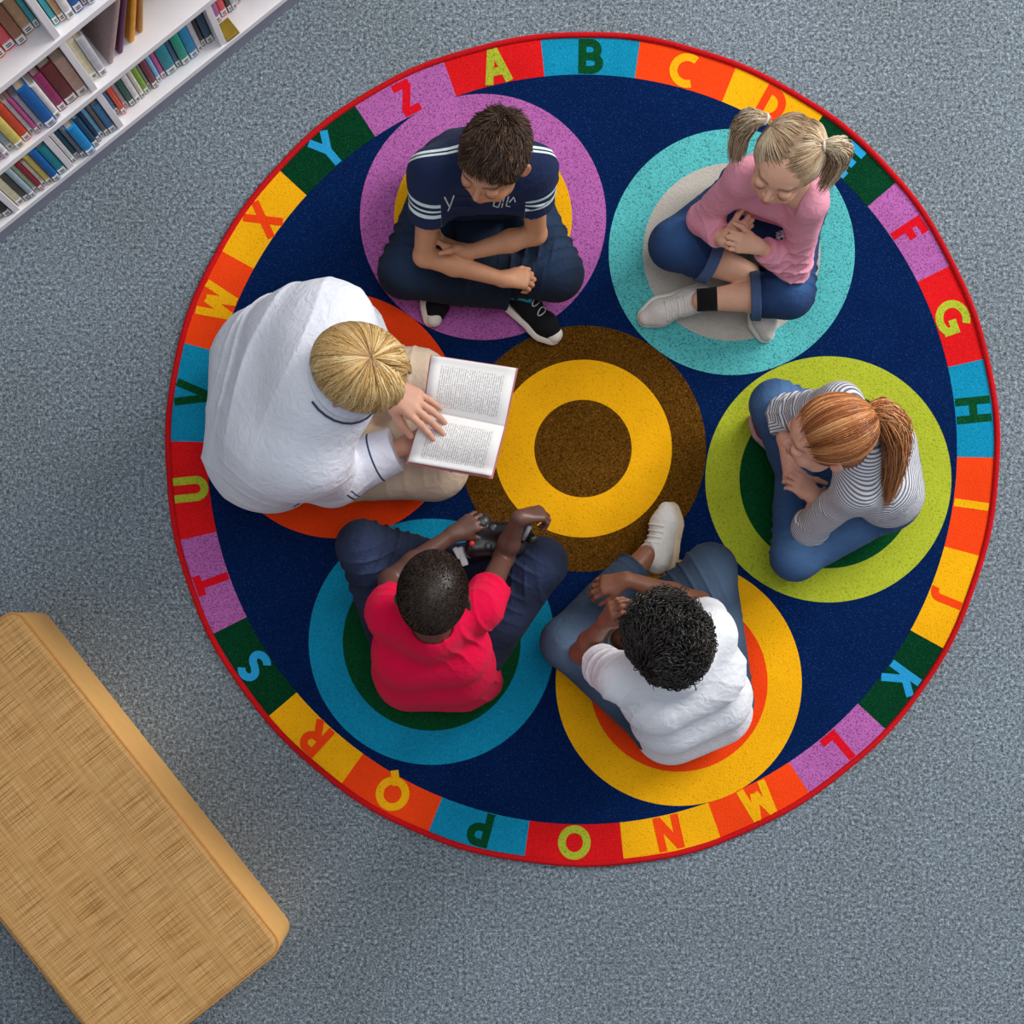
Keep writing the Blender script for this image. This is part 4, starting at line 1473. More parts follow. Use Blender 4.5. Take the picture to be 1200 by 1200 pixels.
for sd in (-1, 1):
    cf.sub([ell(h.w(.41 * sd, .0, -.10), np.array([.09, .14, .14]) * h.HH, h.M)])
cf.sub([ell(h.w(0, .36, .33), np.array([.20, .20, .12]) * h.HH, h.M)], 0, .004)
HBL = hair_mat('hair_blonde', [(0, '6E5440'), (.35, 'A98A68'), (.65, 'D9C2A0'), (1, 'F4E8D2')], .38, .45)
g = np.array([0, 0, -1.])
outL = U3(h.R * -1.0); outR = U3(h.R)
# person's right is the picture's left
kR = [tieR, tieR + np.array([-.045, .006, .016]), J(866, 150, .57), J(863, 183, .51)]
kL = [tieL, tieL + np.array([.040, .0, .016]), J(992, 178, .57), J(967, 214, .49)]
hair_obj(girl, HBL, [gathered(h, (tieL, tieR), 5200, 4, peak=.045), tuft(kR, (.007, .026, .018), 1000, seed=5), tuft(kL, (.007, .026, .018), 1000, seed=6)], cf, .0026,
         lambda P: np.clip(.34 - .2 * np.exp(-(h.loc(P)[:, 0] / .025) ** 2), 0, 1))
for tpt, nx in ((tieL, kL[1] - kL[0]), (tieR, kR[1] - kR[0])):
    mb = MB(); nx = U3(nx); e = U3(np.cross(nx, [0, 0, 1])); f = np.cross(nx, e)
    mb.tube([tpt + nx * .004 + (e * math.cos(a) + f * math.sin(a)) * .0095 - np.array(girl.location) for a in np.linspace(0, 2 * math.pi, 18, endpoint=False)], .003, 8, closed=True)
    mb.build('hair_tie', plain('tie_white', 'DDD6CC', .7), girl, True)

# ---- C: teacher in pale shirt, reading ------------------------------------------
j = joints({'pel': (318, 485, .115), 'hipL': (335, 432, .115), 'hipR': (338, 540, .115), 'wai': (312, 478, .27), 'che': (340, 462, .43), 'nek': (384, 452, .565),
            'shL': (390, 378, .52), 'shR': (358, 528, .50), 'elL': (412, 392, .24), 'wrL': (450, 449, .355), 'elR': (388, 555, .23), 'wrR': (474, 523, .262),
            'knR': (508, 545, .12), 'knL': (488, 450, .125)})
FT = {'R': (J(468, 505, .012), J(425, 432, .012), (0, 0, 1), .21, .074), 'L': (J(420, 480, .012), J(462, 550, .012), (0, 0, 1), .20, .074)}
set_feet(j, FT); report('C', j)
h = Head(J(421, 436, .665), (.76, -.34, -.52), (.28, .10, .95), .192)
hands = {'L': dict(D=J(516, 494, .348) - j['wrL'], Nn=(.1, .25, 1), L=.172, curl=(.12, .25, .2), thumb=(.38, .35, .2), spread=.09),
         'R': dict(D=J(520, 508, .240) - j['wrR'], Nn=(0, -.3, -1), L=.165, curl=(.25, .3, .2), thumb=(.9, -.4, .1))}
woman = make_body('C', j, 1.28, h, hands, 'CF9C84', SKIN, 'adult with blonde bob in loose white shirt reading on the orange circle', dict(lid=.6), lips='B4605C', brow='8A6A48', arm=.95)
eyes(h, woman, '41525E'); lashes(h, woman, .6)
sf = shirt_field(j, 1.3, dict(pel=(.075, .098), wai=(.075, .098), che=(.075, .094), sho=.056), .90, arm_r=(.057, .056), fore_r=(.054, .037), loose=1.3)
sf.sub([cap(j['nek'], h.w(0, 0, -.2), .050)], .015, .006)
sf.cut(lambda P: (f32(.035) - P[:, 2]))
for sd in 'LR':
    sf.disp(folds(j['sh' + sd], j['el' + sd], .05, .008, .75, .4, 41, .7))
    sf.disp(folds(j['el' + sd], j['wr' + sd], .036, .007, .25, .35, 43, -.5))
bk = U3(np.array([-1., 0, .2]))
sf.disp(spot_folds(J(330, 400, .45), (.9, -.35, .2), .075, .009, .17, 7))
sf.disp(spot_folds(J(320, 540, .25), (.4, .9, .35), .060, .012, .15, 8))
sf.disp(spot_folds(J(375, 530, .40), (.6, .6, .5), .048, .009, .10, 9))
sf.disp(spot_folds(J(280, 480, .30), (.3, 1, .1), .11, .006, .18, 12))
sf.disp(lambda P: .0022 * pn(P, 26, 5))
pip = cloth_mat('white_poplin', 'E3E6F2', .05, 900, .8, .1, stripes=[('cuff', '3C4A66', 0, [(.62, .012), (.18, .012), (.245, .009)])])
def cuff_s(P):
    o = np.full(len(P), -1., f32)
    a, b = j['elR'], j['wrR']; L = np.linalg.norm(b - a)
    s = seg_s(a, b)(P); d = cap(a, b, 0.)[0](P)
    return np.where((d < .085) & (s > .01), s / L, o)
sh = sdf_part('shirt', sf, .003, pip, woman, {'cuff': cuff_s})
# fold-down collar with dark piping
cfz = Field()
ax = U3(h.w(0, 0, -.2) - j['nek'])
e1 = U3(np.cross(ax, [0, 0, 1.])); e2 = np.cross(ax, e1)
ang = np.linspace(0, 2 * math.pi, 30)
dirs = np.cos(ang)[:, None] * e1 + np.sin(ang)[:, None] * e2
def drop(r):
    P = j['nek'] + dirs * r + ax * .14
    for _ in range(60):
        P = P - ax * np.clip(sf.at(P) - .004, -.01, .02)[:, None] * .8
    return P
ri, rm_, ro_ = drop(.054), drop(.068), drop(.080)
ri = ri + ax * .012; rm_ = rm_ + ax * .006
ring = [(ang[k], rm_[k], ro_[k]) for k in range(30)]
for k in range(29):
    cfz.add([cap(ri[k], rm_[k], .0035), cap(lerp(ri[k], ri[k + 1], .5), lerp(rm_[k], rm_[k + 1], .5), .0035)], .008, .008)
for (a0, p, q), (a1, p2, q2) in zip(ring[:-1], ring[1:]):
    cfz.add([cap(p, q, .004, .004), cap(lerp(p, p2, .5), lerp(q, q2, .5), .004)], .008, .008)
colr = sdf_part('collar', cfz, .0028, cloth_mat('collar_poplin', 'DEE3F0', .05, 900, .8), woman)
PIPE = plain('piping_navy', '36415C', .7)
edge = list(drop(.090) + ax * .001)[:-1]
low = [k for k in range(29) if edge[k][1] < j['nek'][1] - .030]
k0 = [k for k in low if (k - 1) % 29 not in low][0]
mb = MB(); mb.tube([edge[(k0 + i) % 29] - np.array(woman.location) for i in range(len(low))], .0022, 6); mb.build('piping', PIPE, colr, True)
# dark piping at the side slit of the shirt
pts = np.array([lerp(J(330, 567, .20), J(350, 548, .34), t) for t in np.linspace(0, 1, 12)])
for _ in range(40):
    d = sf.at(pts); ee = .002
    gr = np.stack([(sf.at(pts + np.eye(3)[k] * ee) - d) / ee for k in range(3)], 1)
    pts = pts - unit_rows(gr) * np.clip(d, -.01, .02)[:, None] * .7
mb = MB(); mb.tube([p - np.array(woman.location) for p in pts], .0022, 6); mb.build('piping', PIPE, sh, True)
tf = trousers_field(j, 1.3, .95, r=(.075, .060, .055, .045), hipw=.06, hr=.084)
leg_folds(tf, j, .005, .034)
tf.cut(floorcut(.0062))
sdf_part('trousers', tf, .003, cloth_mat('beige_twill', 'DAC4AC', .12, 900, .9, .1), woman)
LOAF = canvas('shoe_brown', '5A4030')
for sd in 'LR':
    shoe(woman, *FT[sd], [LOAF, SOLE_T, LACE], laces=False)
# bob
def bob(h, n, seed):
    R = np.random.RandomState(seed)
    pole = unit_rows(np.array([[.02, -.30, .95]]))[0]
    a = unit_rows(np.cross(pole, [1., 0, 0])[None])[0] * -1.
    a = unit_rows((np.array([0, 1., 0]) - pole * pole[1])[None])[0]      # forward
    b = np.cross(a, pole)                                               # person's right
    az = R.uniform(-math.pi, math.pi, n)
    th0 = R.uniform(.02, .9, n) ** 1.0
    fwd = np.cos(az)
    thm = np.interp(fwd, [-1, .1, .7, 1], [2.1, 2.0, 1.62, 1.42]) + R.normal(size=n) * .06
    side = np.where(az > 0, 1, -1)
    K = 16
    t = np.linspace(0, 1, K)[None]
    th = th0[:, None] + (thm - th0)[:, None] * t
    # parting: roots near the front midline are swept to the sides
    swp = np.exp(-(az / .55) ** 2) * side * .32
    azk = az[:, None] + swp[:, None] * t ** .6 + .05 * np.sin(t * 6 + R.uniform(0, 6, (n, 1)))
    D = (np.cos(th)[..., None] * pole + np.sin(th)[..., None] * (np.cos(azk)[..., None] * a + np.sin(azk)[..., None] * b))
    lay = R.uniform(0, 1, (n, 1))
    off = .018 + .035 * lay * np.clip(t * 2.5 + .25, 0, 1) + .018 * np.sin(np.clip(th / 2.0, 0, 1) * math.pi)
    W = h.surf(D.reshape(-1, 3), off.reshape(-1)).reshape(n, K, 3)
    rad = .0012 * R.uniform(.8, 1.3, (n, 1)) * (1.05 - .5 * t ** 4)
    clump = np.sin(az * 19) * np.sin(az * 7 + 1)
    tone = .52 + .20 * clump[:, None] + .16 * R.normal(size=(n, 1)) - .35 * np.exp(-(th / .22) ** 2) - .12 * (t > .92)
    return W, rad, np.clip(tone, 0, 1)
cf = scalp_field(h, .020, [((.22, -.05), (.38, -.22)), ((-.2, -.34), (0, -1))])
HGO = hair_mat('hair_golden', [(0, '6B4A26'), (.32, 'B58A50'), (.58, 'DDB877'), (1, 'F6E6BC')], .38, .45)
hair_obj(woman, HGO, [bob(h, 7500, 8)], cf, .003, lambda P: np.full(len(P), .25))

# open book held by the teacher
bz = .318
cor = [J(506, 417, bz), J(605, 432, bz), J(576, 558, bz), J(478, 541, bz)]     # upper-left, upper-right, lower-right, lower-left of the photo
s0, s1 = J(497, 481, bz - .012), J(591, 500, bz - .012)                          # spine from near edge to far edge
ob = empty('open_book', tuple((s0 + s1) / 2))
tag(ob, 'open hardback book with printed white pages held by the reading adult', 'book')
bl = np.array(ob.location)
def page_mat():
    m, nt, b = new_mat('printed_page')
    u = attr(nt, 'u').outputs['Fac']; v = attr(nt, 'v').outputs['Fac']
    lines = math_(nt, 'GREATER_THAN', math_(nt, 'SINE', math_(nt, 'MULTIPLY', v, 2 * math.pi * 38)), .05)
    row_ = math_(nt, 'FLOOR', math_(nt, 'MULTIPLY', v, 38))
    cmb = N(nt, 'ShaderNodeCombineXYZ'); nt.links.new(math_(nt, 'MULTIPLY', u, 46), cmb.inputs[0]); nt.links.new(math_(nt, 'MULTIPLY', row_, 7.31), cmb.inputs[1])
    word = math_(nt, 'GREATER_THAN', noise(nt, cmb.outputs[0], 1, 1), .43)
    inm = math_(nt, 'MULTIPLY', math_(nt, 'COMPARE', u, .52, .37), math_(nt, 'COMPARE', v, .5, .38))
    k = math_(nt, 'MULTIPLY', math_(nt, 'MULTIPLY', lines, word), inm)
    col = mixc(nt, math_(nt, 'MULTIPLY', k, .48), lin('E9E7E6'), lin('4A4A50'))
    nt.links.new(col, b.inputs['Base Color']); b.inputs['Roughness'].default_value = .8; b.inputs['Specular IOR Level'].default_value = .15
    return m
PG = page_mat(); EDG = plain('page_edge', 'D8D2C6', .8)
up = np.array([0, 0, 1.])
for side, (c0, c1) in enumerate(((cor[0], cor[1]), (cor[3], cor[2]))):
    nu, nv = 22, 10
    V, uu, vv = [], [], []
    for layer in (0, 1):
        for iv in range(nv + 1):
            for iu in range(nu + 1):
                u = iu / nu; v = iv / nv
                p = lerp(lerp(s0, s1, v), lerp(c0, c1, v), u)
                p = p + up * (.030 * math.sin(min(1, u * 1.15) * math.pi) * .55 + .004)
                if layer:
                    p = p - up * (.012 * (1 - .15 * u)) * (1 - .0 * u)
                V.append(p - bl); uu.append(u if side == 1 else 1 - u); vv.append(v if side == 1 else v)
    n1 = (nu + 1) * (nv + 1)
    F, mi = [], []
    id_ = lambda l, i, k: l * n1 + i * (nu + 1) + k
    for i in range(nv):
        for k in range(nu):
            q = (id_(0, i, k), id_(0, i, k + 1), id_(0, i + 1, k + 1), id_(0, i + 1, k))
            F.append(q if side else q[::-1]); mi.append(0)
            q = tuple(x + n1 for x in q); F.append(q[::-1] if side else q); mi.append(1)
    bd = [id_(0, 0, k) for k in range(nu)] + [id_(0, i, nu) for i in range(nv)] + [id_(0, nv, k) for k in range(nu, 0, -1)] + [id_(0, i, 0) for i in range(nv, 0, -1)]
    for a, b in zip(bd, bd[1:] + bd[:1]):
        F.append((a, b, b + n1, a + n1) if not side else (b, a, a + n1, b + n1)); mi.append(1)
    o = np_mesh('page_block', np.array(V), np.array(F), [PG, EDG], ob, attrs={'u': np.array(uu), 'v': np.array(vv)}, midx=mi)
    # cover board under the pages
    mb = MB()
    a0_, a1_ = s0, s1
    out = U3((c0 + c1) / 2 - (s0 + s1) / 2); al = U3(s1 - s0)
    q = [a0_ - al * .004, a1_ + al * .004, c1 + al * .004 + out * .004, c0 - al * .004 + out * .004]
    top = [p - up * (.009 + .0025 * (i > 1)) for i, p in enumerate(q)]
    bot = [p - up * .0035 for p in top]
    vs = [p - bl for p in top + bot]
    fs = [(0, 1, 2, 3), (7, 6, 5, 4), (0, 4, 5, 1), (1, 5, 6, 2), (2, 6, 7, 3), (3, 7, 4, 0)]
    if side: fs = [f[::-1] for f in fs]
    mb.add(vs, fs); mb.build('cover', plain('cover_pink', 'C77A78', .5), ob)
# ---- D: boy in red T-shirt --------------------------------------------------------
j = joints({'pel': (510, 788, .09), 'hipL': (478, 782, .09), 'hipR': (546, 782, .09), 'wai': (508, 782, .21), 'che': (506, 764, .34), 'nek': (505, 740, .455),
            'shL': (455, 721, .42), 'shR': (563, 713, .42), 'elL': (456, 680, .25), 'wrL': (529, 627, .24), 'elR': (590, 654, .24), 'wrR': (608, 607, .33),
            'knL': (425, 640, .19), 'knR': (634, 660, .18), })
FT = {'L': (J(535, 662, .012), J(590, 690, .012), (0, 0, 1), .165, .060), 'R': (J(530, 652, .012), J(478, 690, .012), (0, 0, 1), .165, .060)}
set_feet(j, FT); report('D', j)
h = Head(J(508, 696, .575), (.10, .86, -.50), (-.02, .5, .86), .186)
hands = {'L': dict(D=J(558, 610, .245) - j['wrL'], Nn=(-.1, .1, 1), L=.118, curl=(.45, .8, .6), thumb=(.55, .35, .3)),
         'R': dict(D=J(634, 602, .31) - j['wrR'], Nn=(.1, .75, .65), L=.118, curl=(.8, 1.0, .7), thumb=(.35, .3, .3))}
boyr = make_body('D', j, 1.0, h, hands, '634338', SKIN_D, 'boy with closely shaved head in crimson T-shirt sitting on the blue circle with dark gadget', dict(lid=.5), lips='6A3A38', brow='120C0A',
                 stub=('2A1E1A', .6))
eyes(h, boyr, '20140E'); lashes(h, boyr, .5)
sf = shirt_field(j, 1.0, dict(pel=(.055, .092), wai=(.055, .085), che=(.054, .076), sho=.041), None, short=.37, arm_r=(.041, .046))
sf.sub([cap(j['nek'], h.w(0, -.1, -.2), .043)], .02, .008)
sf.cut(lambda P: (f32(.016) - P[:, 2]))
# loose hem flare at the lower right
sf.add([cap(J(560, 790, .10), J(574, 802, .06), .034, .026)], 0, .04)
sf.cut(lambda P: (f32(.016) - P[:, 2]))
for sd in 'LR':
    sf.disp(folds(j['sh' + sd], j['el' + sd], .036, .004, .2, .35, 51, .9))
sf.disp(spot_folds(J(535, 735, .42), (.9, .3, .2), .035, .006, .07, 14))
sf.disp(spot_folds(J(465, 725, .42), (.9, -.2, .2), .034, .006, .06, 15))
sf.disp(spot_folds(J(565, 780, .15), (.8, .6, .2), .045, .009, .08, 16))
sf.disp(lambda P: .0012 * pn(P, 40, 6))
sdf_part('shirt', sf, .0026, cloth_mat('crimson_jersey', 'DE0740', .06, 900, .9, .15), boyr)
tf = trousers_field(j, 1.0, .9, r=(.070, .057, .053, .043))
leg_folds(tf, j, .0058, .027)
tf.cut(floorcut(.0062))
sdf_part('trousers', tf, .0026, cloth_mat('ink_denim', '192032', .25, 1100, .9, .1, fade='3E4C70'), boyr, {'fade': fade_attr(j)})
NAV = canvas('shoe_navy', '22304E')
for sd in 'LR':
    shoe(boyr, *FT[sd], [NAV, SOLE_W, LACE])
cf = scalp_field(h, .006, [((.12, -.06), (.36, -.30)), ((-.35, -.36), (-.2, -1))])
for sd in (-1, 1):
    cf.sub([ell(h.w(.40 * sd, .02, -.06), np.array([.09, .13, .15]) * h.HH, h.M)])
R = np.random.RandomState(5)
def stubble(h, n):
    d = unit_rows(R.normal(size=(n * 3, 3)))
    p = h.Cc + d / np.sqrt(((d / h.rad) ** 2).sum(1))[:, None]
    ok = ((p[:, 1] - .12) * .36 - (p[:, 2] + .06) * .30 < 0) & (p[:, 2] > -.34) & ~((np.abs(p[:, 0]) > .28) & (p[:, 1] > -.12) & (p[:, 2] < .06))
    d = d[ok][:n]
    t = np.linspace(0, 1, 3)[None]
    W = h.surf(np.repeat(d, 3, 0), (.004 + .012 * t + 0 * d[:, :1]).reshape(-1)).reshape(len(d), 3, 3)
    return W, .0006 + 0 * W[..., 0], np.clip(.3 + .25 * R.normal(size=len(d)), 0, 1)
hair_obj(boyr, hair_mat('hair_stubble', [(0, '1C1411'), (.5, '35271F'), (1, '54423A')], .42, .35), [stubble(h, 9000)], cf, .0026, lambda P: .35 + .1 * pn(P, 300, 2))

# dark gadget in his hands: body, two grips, knobs, a small red button
gz = .215
gd = empty('toy_gadget', tuple(J(586, 630, gz)))
tag(gd, 'black plastic hand-held gadget with knobs and red button gripped by the boy in crimson', 'gadget')
gl = np.array(gd.location)
f = Field()
f.add([cap(J(556, 642, gz), J(606, 640, gz), .024, .024), cap(J(560, 622, gz), J(612, 622, gz + .03), .022, .02), cap(J(566, 610, gz + .005), J(556, 650, gz - .02), .018, .016),
       cap(J(612, 622, gz + .03), J(624, 632, gz + .06), .012, .010)], .018)
f.disp(lambda P: .0025 * pn(P, 70, 3))
V, Q = f.mesh(.0026)
np_mesh('housing', V - gl, Q, plain('gadget_black', '1B1C1E', .35, .5, .2), gd)
GK = plain('gadget_grey', '34373A', .35, .5); 
for (x, y, r, z) in ((566, 612, .012, .03), (578, 619, .010, .03), (590, 634, .013, .028), (572, 640, .009, .027), (585, 648, .010, .026), (600, 622, .010, .034)):
    p = J(x, y, gz + z) - gl
    mb = MB(); mb.tube([p - np.array([0, 0, .012]), p, p + np.array([0, 0, .004]), p + np.array([0, 0, .0045])], [r, r, r * .85, r * .3], 18)
    mb.build('knob', GK, gd, True)
p = J(553, 637, gz + .024) - gl
mb = MB(); mb.tube([p - np.array([0, 0, .008]), p + np.array([0, 0, .003])], .006, 14); mb.build('button', plain('button_red', 'E23B3B', .4), gd, True)
mb = MB(); a, b = J(613, 632, gz + .075) - gl, J(621, 616, gz + .10) - gl
mb.tube([a, b], .0055, 8); mb.build('grip_bar', plain('bar_silver', '8C929A', .35, .5), gd, True)
mb = MB()
for k, (x, y, a_, b_, an) in enumerate(((542, 652, .008, .022, .3), (548, 641, .009, .012, .3), (536, 648, .006, .014, .5))):
    M_ = Matrix.Translation(Vector(J(x, y, gz - .012) - gl)) @ Matrix.Rotation(an, 4, 'Z')
    mb.box((-a_, -b_, -.004), (a_, b_, .004), k % 2, M_, .003)
mb.build('sticker_pad', [plain('sticker_white', 'D5DADF', .5), plain('sticker_blue', '2E62C0', .5)], gd, True)

# ---- E: boy in white T-shirt ------------------------------------------------------
j = joints({'pel': (812, 842, .09), 'hipL': (778, 850, .09), 'hipR': (847, 822, .09), 'wai': (810, 828, .21), 'che': (800, 802, .34), 'nek': (788, 778, .455),
            'shL': (728, 794, .41), 'shR': (833, 741, .41), 'elL': (680, 765, .25), 'wrL': (709, 730, .385), 'elR': (820, 706, .25), 'wrR': (735, 679, .245),
            'knL': (664, 753, .16), 'knR': (832, 667, .16), })
FT = {'L': (J(781, 672, .030), J(788, 594, .022), (-.75, -.05, .65), .165, .070), 'R': (J(735, 738, .012), J(694, 786, .012), (.2, .3, .9), .16, .064)}
set_feet(j, FT); report('E', j)
h = Head(J(780, 748, .565), (-.48, .80, -.42), (-.15, .35, .9), .174)
hands = {'L': dict(D=J(727, 697, .48) - j['wrL'], Nn=(-.75, .05, .3), L=.116, curl=(.55, .8, .6), thumb=(.5, .3, .3)),
         'R': dict(D=J(698, 688, .23) - j['wrR'], Nn=(-.1, .35, 1), L=.116, curl=(.35, .6, .5), thumb=(.4, .35, .3))}
boyw = make_body('E', j, 1.0, h, hands, '8C5B45', SKIN_D, 'boy with curly black hair in white T-shirt sitting on the yellow circle', dict(lid=.5), lips='8A4C46', brow='17100D')
eyes(h, boyw, '20140E'); lashes(h, boyw, .5)
sf = shirt_field(j, 1.0, dict(pel=(.055, .088), wai=(.058, .084), che=(.060, .082), sho=.047), None, short=.50, arm_r=(.046, .049))
sf.sub([cap(j['nek'], h.w(0, -.1, -.2), .050)], .02, .008)
sf.cut(lambda P: (f32(.016) - P[:, 2]))
for sd in 'LR':
    sf.disp(folds(j['sh' + sd], j['el' + sd], .036, .003, .3, .4, 61, .9))
sf.disp(spot_folds(J(745, 805, .40), (.6, -.7, .3), .035, .006, .07, 17))
sf.disp(spot_folds(J(845, 790, .25), (.3, .9, .4), .05, .007, .12, 18))
sf.disp(lambda P: .0012 * pn(P, 40, 7))
sdf_part('shirt', sf, .0026, cloth_mat('white_jersey', 'E9EAF0', .05, 900, .9, .12), boyw)
tf = trousers_field(j, 1.0, .9, r=(.072, .057, .053, .043), cuffs=(.86, .84))
leg_folds(tf, j, .0055, .028)
tf.cut(floorcut(.0062))
sdf_part('trousers', tf, .0026, cloth_mat('grey_denim', '39495E', .25, 1100, .9, .1, fade='7089A6'), boyw, {'fade': fade_attr(j)})
shoe(boyw, *FT['L'], [canvas('shoe_white', 'DEDAD4'), SOLE_T, LACE], highcut=.008)
shoe(boyw, *FT['R'], [canvas('shoe_white_under', 'DEDAD4'), SOLE_T, LACE])
cf = scalp_field(h, .028, [((.13, -.10), (.36, -.30)), ((-.35, -.27), (-.2, -1))])
for sd in (-1, 1):
    cf.sub([ell(h.w(.40 * sd, .03, -.10), np.array([.09, .12, .15]) * h.HH, h.M)])
cf.disp(lambda P: .004 * pn(P, 90, 8))
def curls(h, n, seed, L=.036, cr=.0075):
    R = np.random.RandomState(seed)
    d = unit_rows(R.normal(size=(n * 4, 3)))
    p = h.Cc + d / np.sqrt(((d / h.rad) ** 2).sum(1))[:, None]
    ok = ((p[:, 1] - .10) * .42 - (p[:, 2] + .12) * .27 < 0) & (p[:, 2] > -.26) & ~((np.abs(p[:, 0]) > .28) & (p[:, 1] > -.10) & (p[:, 2] < .02))
    d = d[ok][:n]; n = len(d)
    root = h.surf(d, .018)
    nr = unit_rows((d / h.rad ** 2)) @ h.M.T
    # neighbouring strands share a curl: directions from a coarse noise
    c1 = np.stack([pn(root, 55, s) for s in (1, 2, 3)], 1)
    tg = unit_rows(c1 + .25 * R.normal(size=(n, 3)))
    tg = unit_rows(tg - nr * (tg * nr).sum(1, keepdims=True) * .8)
    bt = np.cross(nr, tg)
    K = 16
    t = np.linspace(0, 1, K)[None, :, None]
    ph = (pn(root, 80, 9) * 3 + .5 * R.normal(size=n))[:, None, None]
    turns = R.uniform(.9, 1.5, (n, 1, 1))
    Ls = L * R.uniform(.6, 1.1, (n, 1, 1))
    rr_ = cr * R.uniform(.7, 1.3, (n, 1, 1)) * np.clip(t * 3, 0, 1)
    ang = ph + turns * 2 * math.pi * t
    C = root[:, None] + tg[:, None] * Ls * t * .62 + nr[:, None] * (Ls * .42 * np.sin(t * 2.4)) + (nr[:, None] * np.cos(ang) + bt[:, None] * np.sin(ang)) * rr_
    rad = .0013 * R.uniform(.8, 1.3, (n, 1)) * (1.05 - .6 * t[..., 0] ** 3)
    tone = np.clip(.35 + .2 * pn(root, 60, 4) + .18 * R.normal(size=n), 0, 1)
    return C, rad, tone
hair_obj(boyw, hair_mat('hair_black', [(0, '0B0908'), (.4, '1D1714'), (.75, '3A302B'), (1, '6A5E57')], .30, .6), [curls(h, 4600, 21)], cf, .0028, lambda P: np.full(len(P), .05))

# ---- F: girl with ginger ponytail ---------------------------------------------------
j = joints({'pel': (1036, 556, .09), 'hipL': (1040, 586, .09), 'hipR': (1033, 520, .09), 'wai': (1038, 552, .21), 'che': (1028, 542, .33), 'nek': (1006, 522, .44),
            'shL': (1003, 574, .40), 'shR': (984, 474, .40), 'elL': (949, 619, .17), 'wrL': (956, 583, .245), 'elR': (920, 484, .22), 'wrR': (926, 560, .225),
            'knL': (932, 652, .12), 'knR': (908, 474, .145), })
FT = {'L': (J(926, 545, .012), J(884, 487, .012), (.1, .1, .95), .15, .056), 'R': (J(932, 585, .012), J(952, 640, .012), (0, 0, 1), .15, .056)}
set_feet(j, FT); report('F', j)
h = Head(J(970, 510, .55), (-.95, -.06, -.08), (-.02, .36, .93), .178)
hands = {'L': dict(D=J(937, 568, .255) - j['wrL'], Nn=(.35, -.1, .9), L=.108, curl=(.5, .8, .6), thumb=(.5, .3, .3)),
         'R': dict(D=J(950, 580, .235) - j['wrR'], Nn=(-.3, -.5, .8), L=.108, curl=(.5, .8, .6), thumb=(.5, .3, .3))}
ging = make_body('F', j, .95, h, hands, 'DDA58E', SKIN, 'girl with ginger ponytail in grey striped top and blue jeans sitting on the lime circle', dict(lid=.55), lips='C4716A', brow='A8693C', arm=.92)
eyes(h, ging, '4A6070'); lashes(h, ging, .55, '6A4228')
sf = shirt_field(j, .95, dict(pel=(.055, .084), wai=(.054, .080), che=(.055, .080), sho=.046), .30, arm_r=(.042, .040), fore_r=(.040, .040))
sf.sub([cap(j['nek'], h.w(0, 0, -.2), .046)], .015, .006)
sf.cut(lambda P: (f32(.065) - P[:, 2]))
for sd in 'LR':
    sf.disp(folds(j['sh' + sd], j['el' + sd], .034, .005, .75, .35, 71, .7))
    sf.disp(folds(j['el' + sd], j['wr' + sd], .026, .004, .2, .4, 73, -.5))
sf.disp(spot_folds(J(1030, 580, .15), (-.3, .9, .4), .035, .007, .08, 19))
sf.disp(spot_folds(J(1005, 585, .33), (.6, .8, .2), .035, .005, .07, 20))
sf.disp(lambda P: .001 * pn(P, 50, 8))
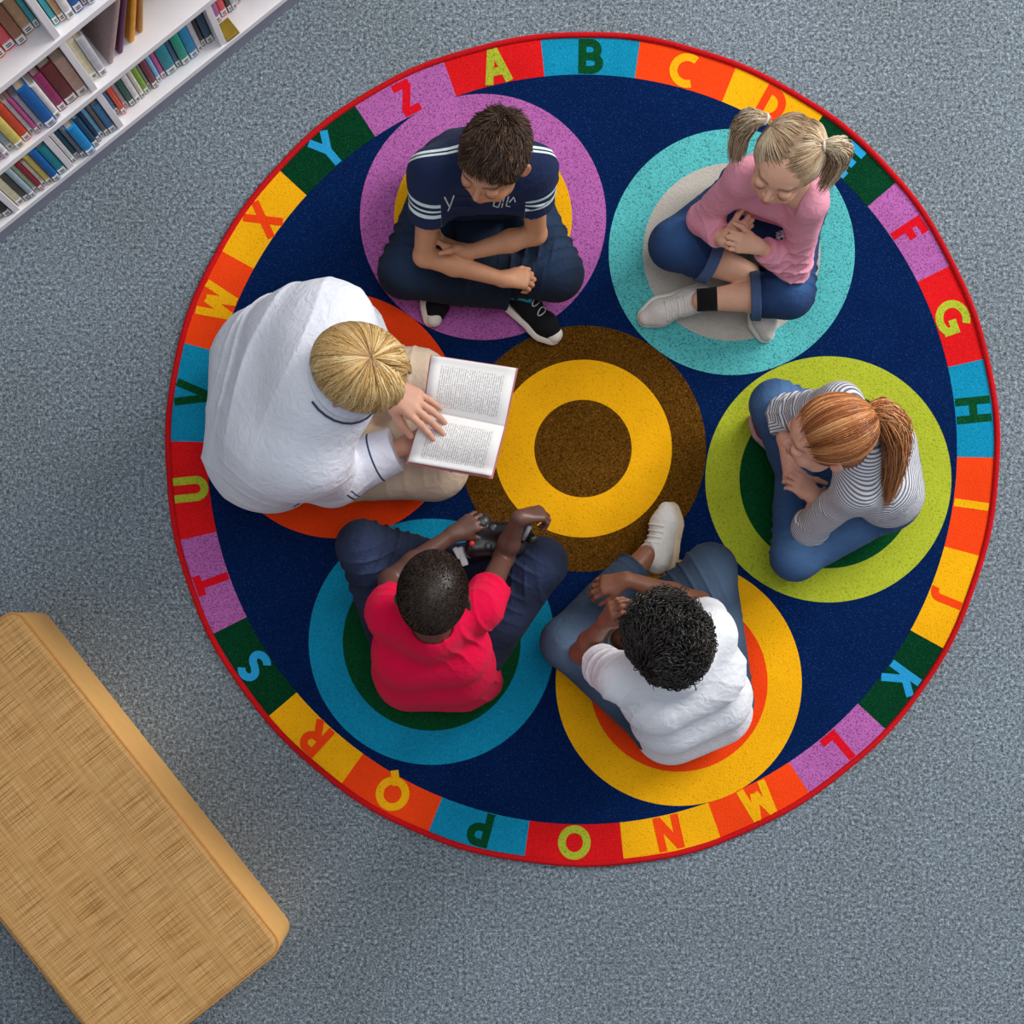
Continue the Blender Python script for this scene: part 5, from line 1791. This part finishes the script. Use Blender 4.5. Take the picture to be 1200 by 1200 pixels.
def stripe_s(P):
    dT = cap(j['pel'], j['che'], .0)[0](P) - .03
    sT = seg_s(j['pel'], j['nek'])(P)
    out = sT; best = dT
    for sd in 'LR':
        a, b, c = j['sh' + sd], j['el' + sd], j['wr' + sd]
        d1_ = cap(a, b, 0)[0](P)
        m = d1_ < best
        out = np.where(m, seg_s(a, b)(P) + .3, out); best = np.where(m, d1_, best)
        d2_ = cap(b, c, 0)[0](P)
        m = d2_ < best - .004
        out = np.where(m, seg_s(b, c)(P) + .3 + np.linalg.norm(b - a), out); best = np.where(m, d2_, best)
    return out
sdf_part('shirt', sf, .0024, cloth_mat('striped_jersey', 'D6D7DE', .06, 900, .9, .12, stripes=[('band', '6A6972', .0068, (.0, .4))]), ging, {'band': stripe_s})
tf = trousers_field(j, .95, .92, r=(.070, .057, .053, .043))
leg_folds(tf, j, .0045, .028)
tf.cut(floorcut(.0062))
sdf_part('trousers', tf, .0026, cloth_mat('mid_denim', '34527E', .22, 1100, .9, .1, fade='6A93C4'), ging, {'fade': fade_attr(j)})
PUR = canvas('shoe_plum', '6E4468')
shoe(ging, *FT['L'], [PUR, plain('sole_pink', 'C99AA6', .6), LACE])
shoe(ging, *FT['R'], [PUR, plain('sole_pink', 'C99AA6', .6), LACE])
tie = J(1016, 488, .575)
HGI = hair_mat('hair_ginger', [(0, '4A2412'), (.35, '8F4F28'), (.65, 'C9824A'), (1, 'ECB884')], .38, .45)
cf = scalp_field(h, .006, [((.05, -.12), (.42, -.25)), ((-.35, -.30), (-.15, -1))])
for sd in (-1, 1):
    cf.sub([ell(h.w(.41 * sd, .0, -.10), np.array([.09, .14, .14]) * h.HH, h.M)])
kk = [tie, tie + np.array([.05, .03, .035]), J(1060, 530, .50), J(1038, 583, .40)]
k2 = [tie, tie + np.array([.02, .05, .02]), J(1056, 478, .56), J(1040, 520, .50)]
hair_obj(ging, HGI, [gathered(h, (tie,), 6000, 14, offs=.035), tuft(kk, (.009, .032, .014), 1900, seed=15, wave=.009), tuft(k2, (.008, .014, .012), 350, seed=16)], cf, .0026, lambda P: np.full(len(P), .35))
mb = MB(); nx = U3(kk[1] - kk[0]); e = U3(np.cross(nx, [0, 0, 1])); f_ = np.cross(nx, e)
mb.tube([tie + nx * .004 + (e * math.cos(a) + f_ * math.sin(a)) * .0105 - np.array(ging.location) for a in np.linspace(0, 2 * math.pi, 18, endpoint=False)], .003, 8, closed=True)
mb.build('hair_tie', plain('tie_peach', 'D9B49A', .7), ging, True)
